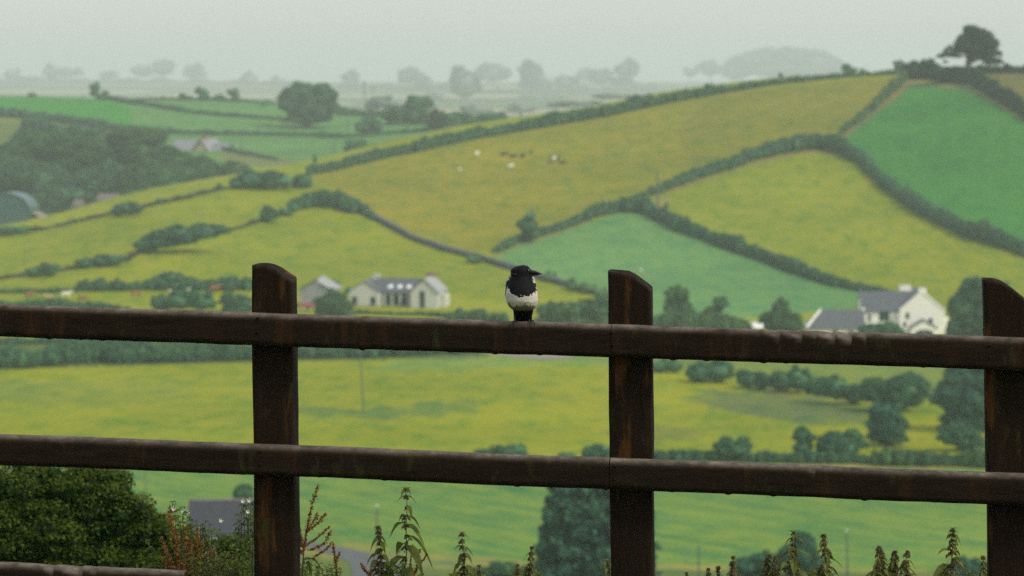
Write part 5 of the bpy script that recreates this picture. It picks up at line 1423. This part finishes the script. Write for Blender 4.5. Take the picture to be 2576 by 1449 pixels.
# ---------------------------------------------------------------- cattle
def cow_mesh(name, mats, pose, patch=None):
    """one skinned body; metres, facing +x"""
    lie = pose == 'lying'; graze = pose == 'grazing'
    z0 = .42 if lie else .98
    J = {'rump': (-.85, 0, z0 + .06, .30), 'hip': (-.60, 0, z0 + .04, .36), 'mid': (-.05, 0, z0 - .02, .42), 'chest': (.55, 0, z0, .38), 'neck': (.90, 0, z0 + (.0 if graze else .22), .22)}
    J['head'] = (1.22, 0, .42, .16) if graze else (1.16, .0, z0 + .42, .16)
    J['muzzle'] = (1.32, 0, .14, .10) if graze else (1.48, 0, z0 + .26, .10)
    E = [('rump', 'hip'), ('hip', 'mid'), ('mid', 'chest'), ('chest', 'neck'), ('neck', 'head'), ('head', 'muzzle')]
    J['tail'] = (-1.06, 0, z0 - .1, .05); J['tail_end'] = (-1.06, 0, max(.2, z0 - .55), .05); E += [('rump', 'tail'), ('tail', 'tail_end')]
    for sx, nm in ((-1, 'l'), (1, 'r')):
        y = .22 * sx
        J['ear' + nm] = (J['head'][0] - .08, .24 * sx, J['head'][2] + .1, .05); E.append(('head', 'ear' + nm))
        if lie:
            J['k' + nm] = (.72, y * 1.4, .16, .11); J['f' + nm] = (.98, y * 1.3, .08, .07); J['h' + nm] = (-.45, y * 1.8, .16, .15); J['g' + nm] = (-.12, y * 1.9, .08, .07)
        else:
            J['k' + nm] = (.56, y, .52, .105); J['f' + nm] = (.58, y, .06, .075); J['h' + nm] = (-.66, y, .62, .14); J['g' + nm] = (-.80, y, .36, .085); J['q' + nm] = (-.72, y, .06, .075)
        E += [('chest', 'k' + nm), ('k' + nm, 'f' + nm), ('hip', 'h' + nm), ('h' + nm, 'g' + nm)] + ([] if lie else [('g' + nm, 'q' + nm)])
    keys = list(J); me = bpy.data.meshes.new(name + '_frame')
    me.from_pydata([J[k][:3] for k in keys], [(keys.index(a), keys.index(b)) for a, b in E], [])
    o = bpy.data.objects.new(name, me); COL.objects.link(o)
    o.modifiers.new('Skin', 'SKIN'); sk = me.skin_vertices[0].data
    for k, v in zip(keys, sk): v.radius = (J[k][3], J[k][3])
    sk[keys.index('hip')].use_root = True
    ss_ = o.modifiers.new('Subdivision', 'SUBSURF'); ss_.levels = 2; ss_.render_levels = 2
    dg = bpy.context.evaluated_depsgraph_get(); out = bpy.data.meshes.new_from_object(o.evaluated_get(dg))
    bpy.data.objects.remove(o); bpy.data.meshes.remove(me)
    out.name = name; out.materials.clear()
    for q in mats: out.materials.append(q)
    for pl in out.polygons:
        pl.use_smooth = True; pl.material_index = 0
        if patch and patch(pl.center): pl.material_index = 1
    return out
M_CB = plain('brown_hide', (.26, .105, .045), .12, 3, .8); M_CW = plain('cream_hide', (.72, .66, .52), .06, 3, .8)
M_CT = plain('tan_hide', (.48, .30, .14), .1, 3, .8); M_CK = plain('black_hide', (.014, .014, .016), .2, 3, .7)
belt = lambda c: -.35 < c.x < .35
CM = {('b', 'grazing'): cow_mesh('cow', [M_CB], 'grazing'), ('b', 'standing'): cow_mesh('cow', [M_CB], 'standing'), ('b', 'lying'): cow_mesh('cow', [M_CB], 'lying'),
      ('w', 'grazing'): cow_mesh('cow', [M_CW], 'grazing'), ('w', 'standing'): cow_mesh('cow', [M_CW], 'standing'), ('w', 'lying'): cow_mesh('cow', [M_CW], 'lying'),
      ('t', 'lying'): cow_mesh('cow', [M_CT], 'lying'), ('t', 'grazing'): cow_mesh('cow', [M_CT], 'grazing'),
      ('k', 'grazing'): cow_mesh('cow', [M_CK], 'grazing'), ('k', 'standing'): cow_mesh('cow', [M_CK], 'standing'), ('k', 'lying'): cow_mesh('cow', [M_CK], 'lying'),
      ('p', 'standing'): cow_mesh('cow', [M_CK, M_CW], 'standing', lambda c: c.x < .3 and c.z > .5)}
def cow(label, x, y, col, pose, rot, group, scale=1.0):
    o = bpy.data.objects.new('cow', CM[(col, pose)]); COL.objects.link(o)
    o.location = G(x, y); o.rotation_euler = (0, 0, rot); o.scale = (scale,) * 3
    return tag(o, label, 'cow', group)
CL, CU = 'cattle in the low field at left', 'cattle scattered on the big hill field'
cow('dark brown cow furthest left in the low field', 75, 750, 'b', 'standing', .3, CL)
cow('tan cow lying between the dark brown and the white cow', 122, 751, 't', 'lying', 2.9, CL)
cow('white cow standing in the left group of the low field', 166, 751, 'w', 'standing', .1, CL, 1.1)
cow('brown cow right of the standing white cow', 210, 754, 'b', 'lying', 3.0, CL)
cow('brown cow alone in the middle of the low field', 342, 747, 'b', 'grazing', .4, CL)
cow('light brown cow standing in front of the pointed hedge tree', 432, 732, 't', 'grazing', 1.2, CL, 1.05)
cow('white cow lying below the light brown cow', 441, 741, 'w', 'lying', 3.3, CL, 1.1)
cow('white cow facing the camera right of the lying white cow', 473, 741, 'w', 'standing', -1.3, CL)
cow('orange-brown cow nearest the left post', 540, 735, 'b', 'standing', .1, CL, 1.1)
cow('white cow furthest up and left on the big hill field', 1200, 393, 'w', 'standing', 1.0, CU)
cow('small white cow furthest left on the big hill field', 1157, 432, 'w', 'grazing', 1.4, CU, .8)
cow('white cow lowest in the middle of the hill cattle', 1285, 424, 'w', 'standing', .6, CU, .9)
cow('black cow left of the dark trio on the hill field', 1268, 391, 'k', 'lying', .2, CU, 1.1)
cow('black-grey cow lying just right of the left black cow', 1290, 395, 'k', 'lying', .5, CU)
cow('black cow in the middle of the dark trio', 1314, 398, 'k', 'standing', .9, CU)
cow('black cow highest on the hill field, facing away', 1337, 388, 'k', 'standing', 1.5, CU, .9)
cow('black and white cow in the rightmost cluster of the hill field', 1397, 407, 'p', 'standing', .1, CU, 1.15)
cow('black cow behind the black and white one', 1389, 398, 'k', 'lying', .4, CU)
cow('black cow lying in front left of the black and white one', 1383, 411, 'k', 'lying', .1, CU, .8)
cow('black cow rightmost of all on the hill field', 1414, 411, 'k', 'lying', .2, CU, .9)
sh_ = bpy.data.objects.new('sheep', CM[('w', 'grazing')]); COL.objects.link(sh_); sh_.location = G(1613, 684); sh_.scale = (.55,) * 3; sh_.rotation_euler = (0, 0, 1.2)
tag(sh_, 'single white sheep alone on the pale green field', 'sheep')
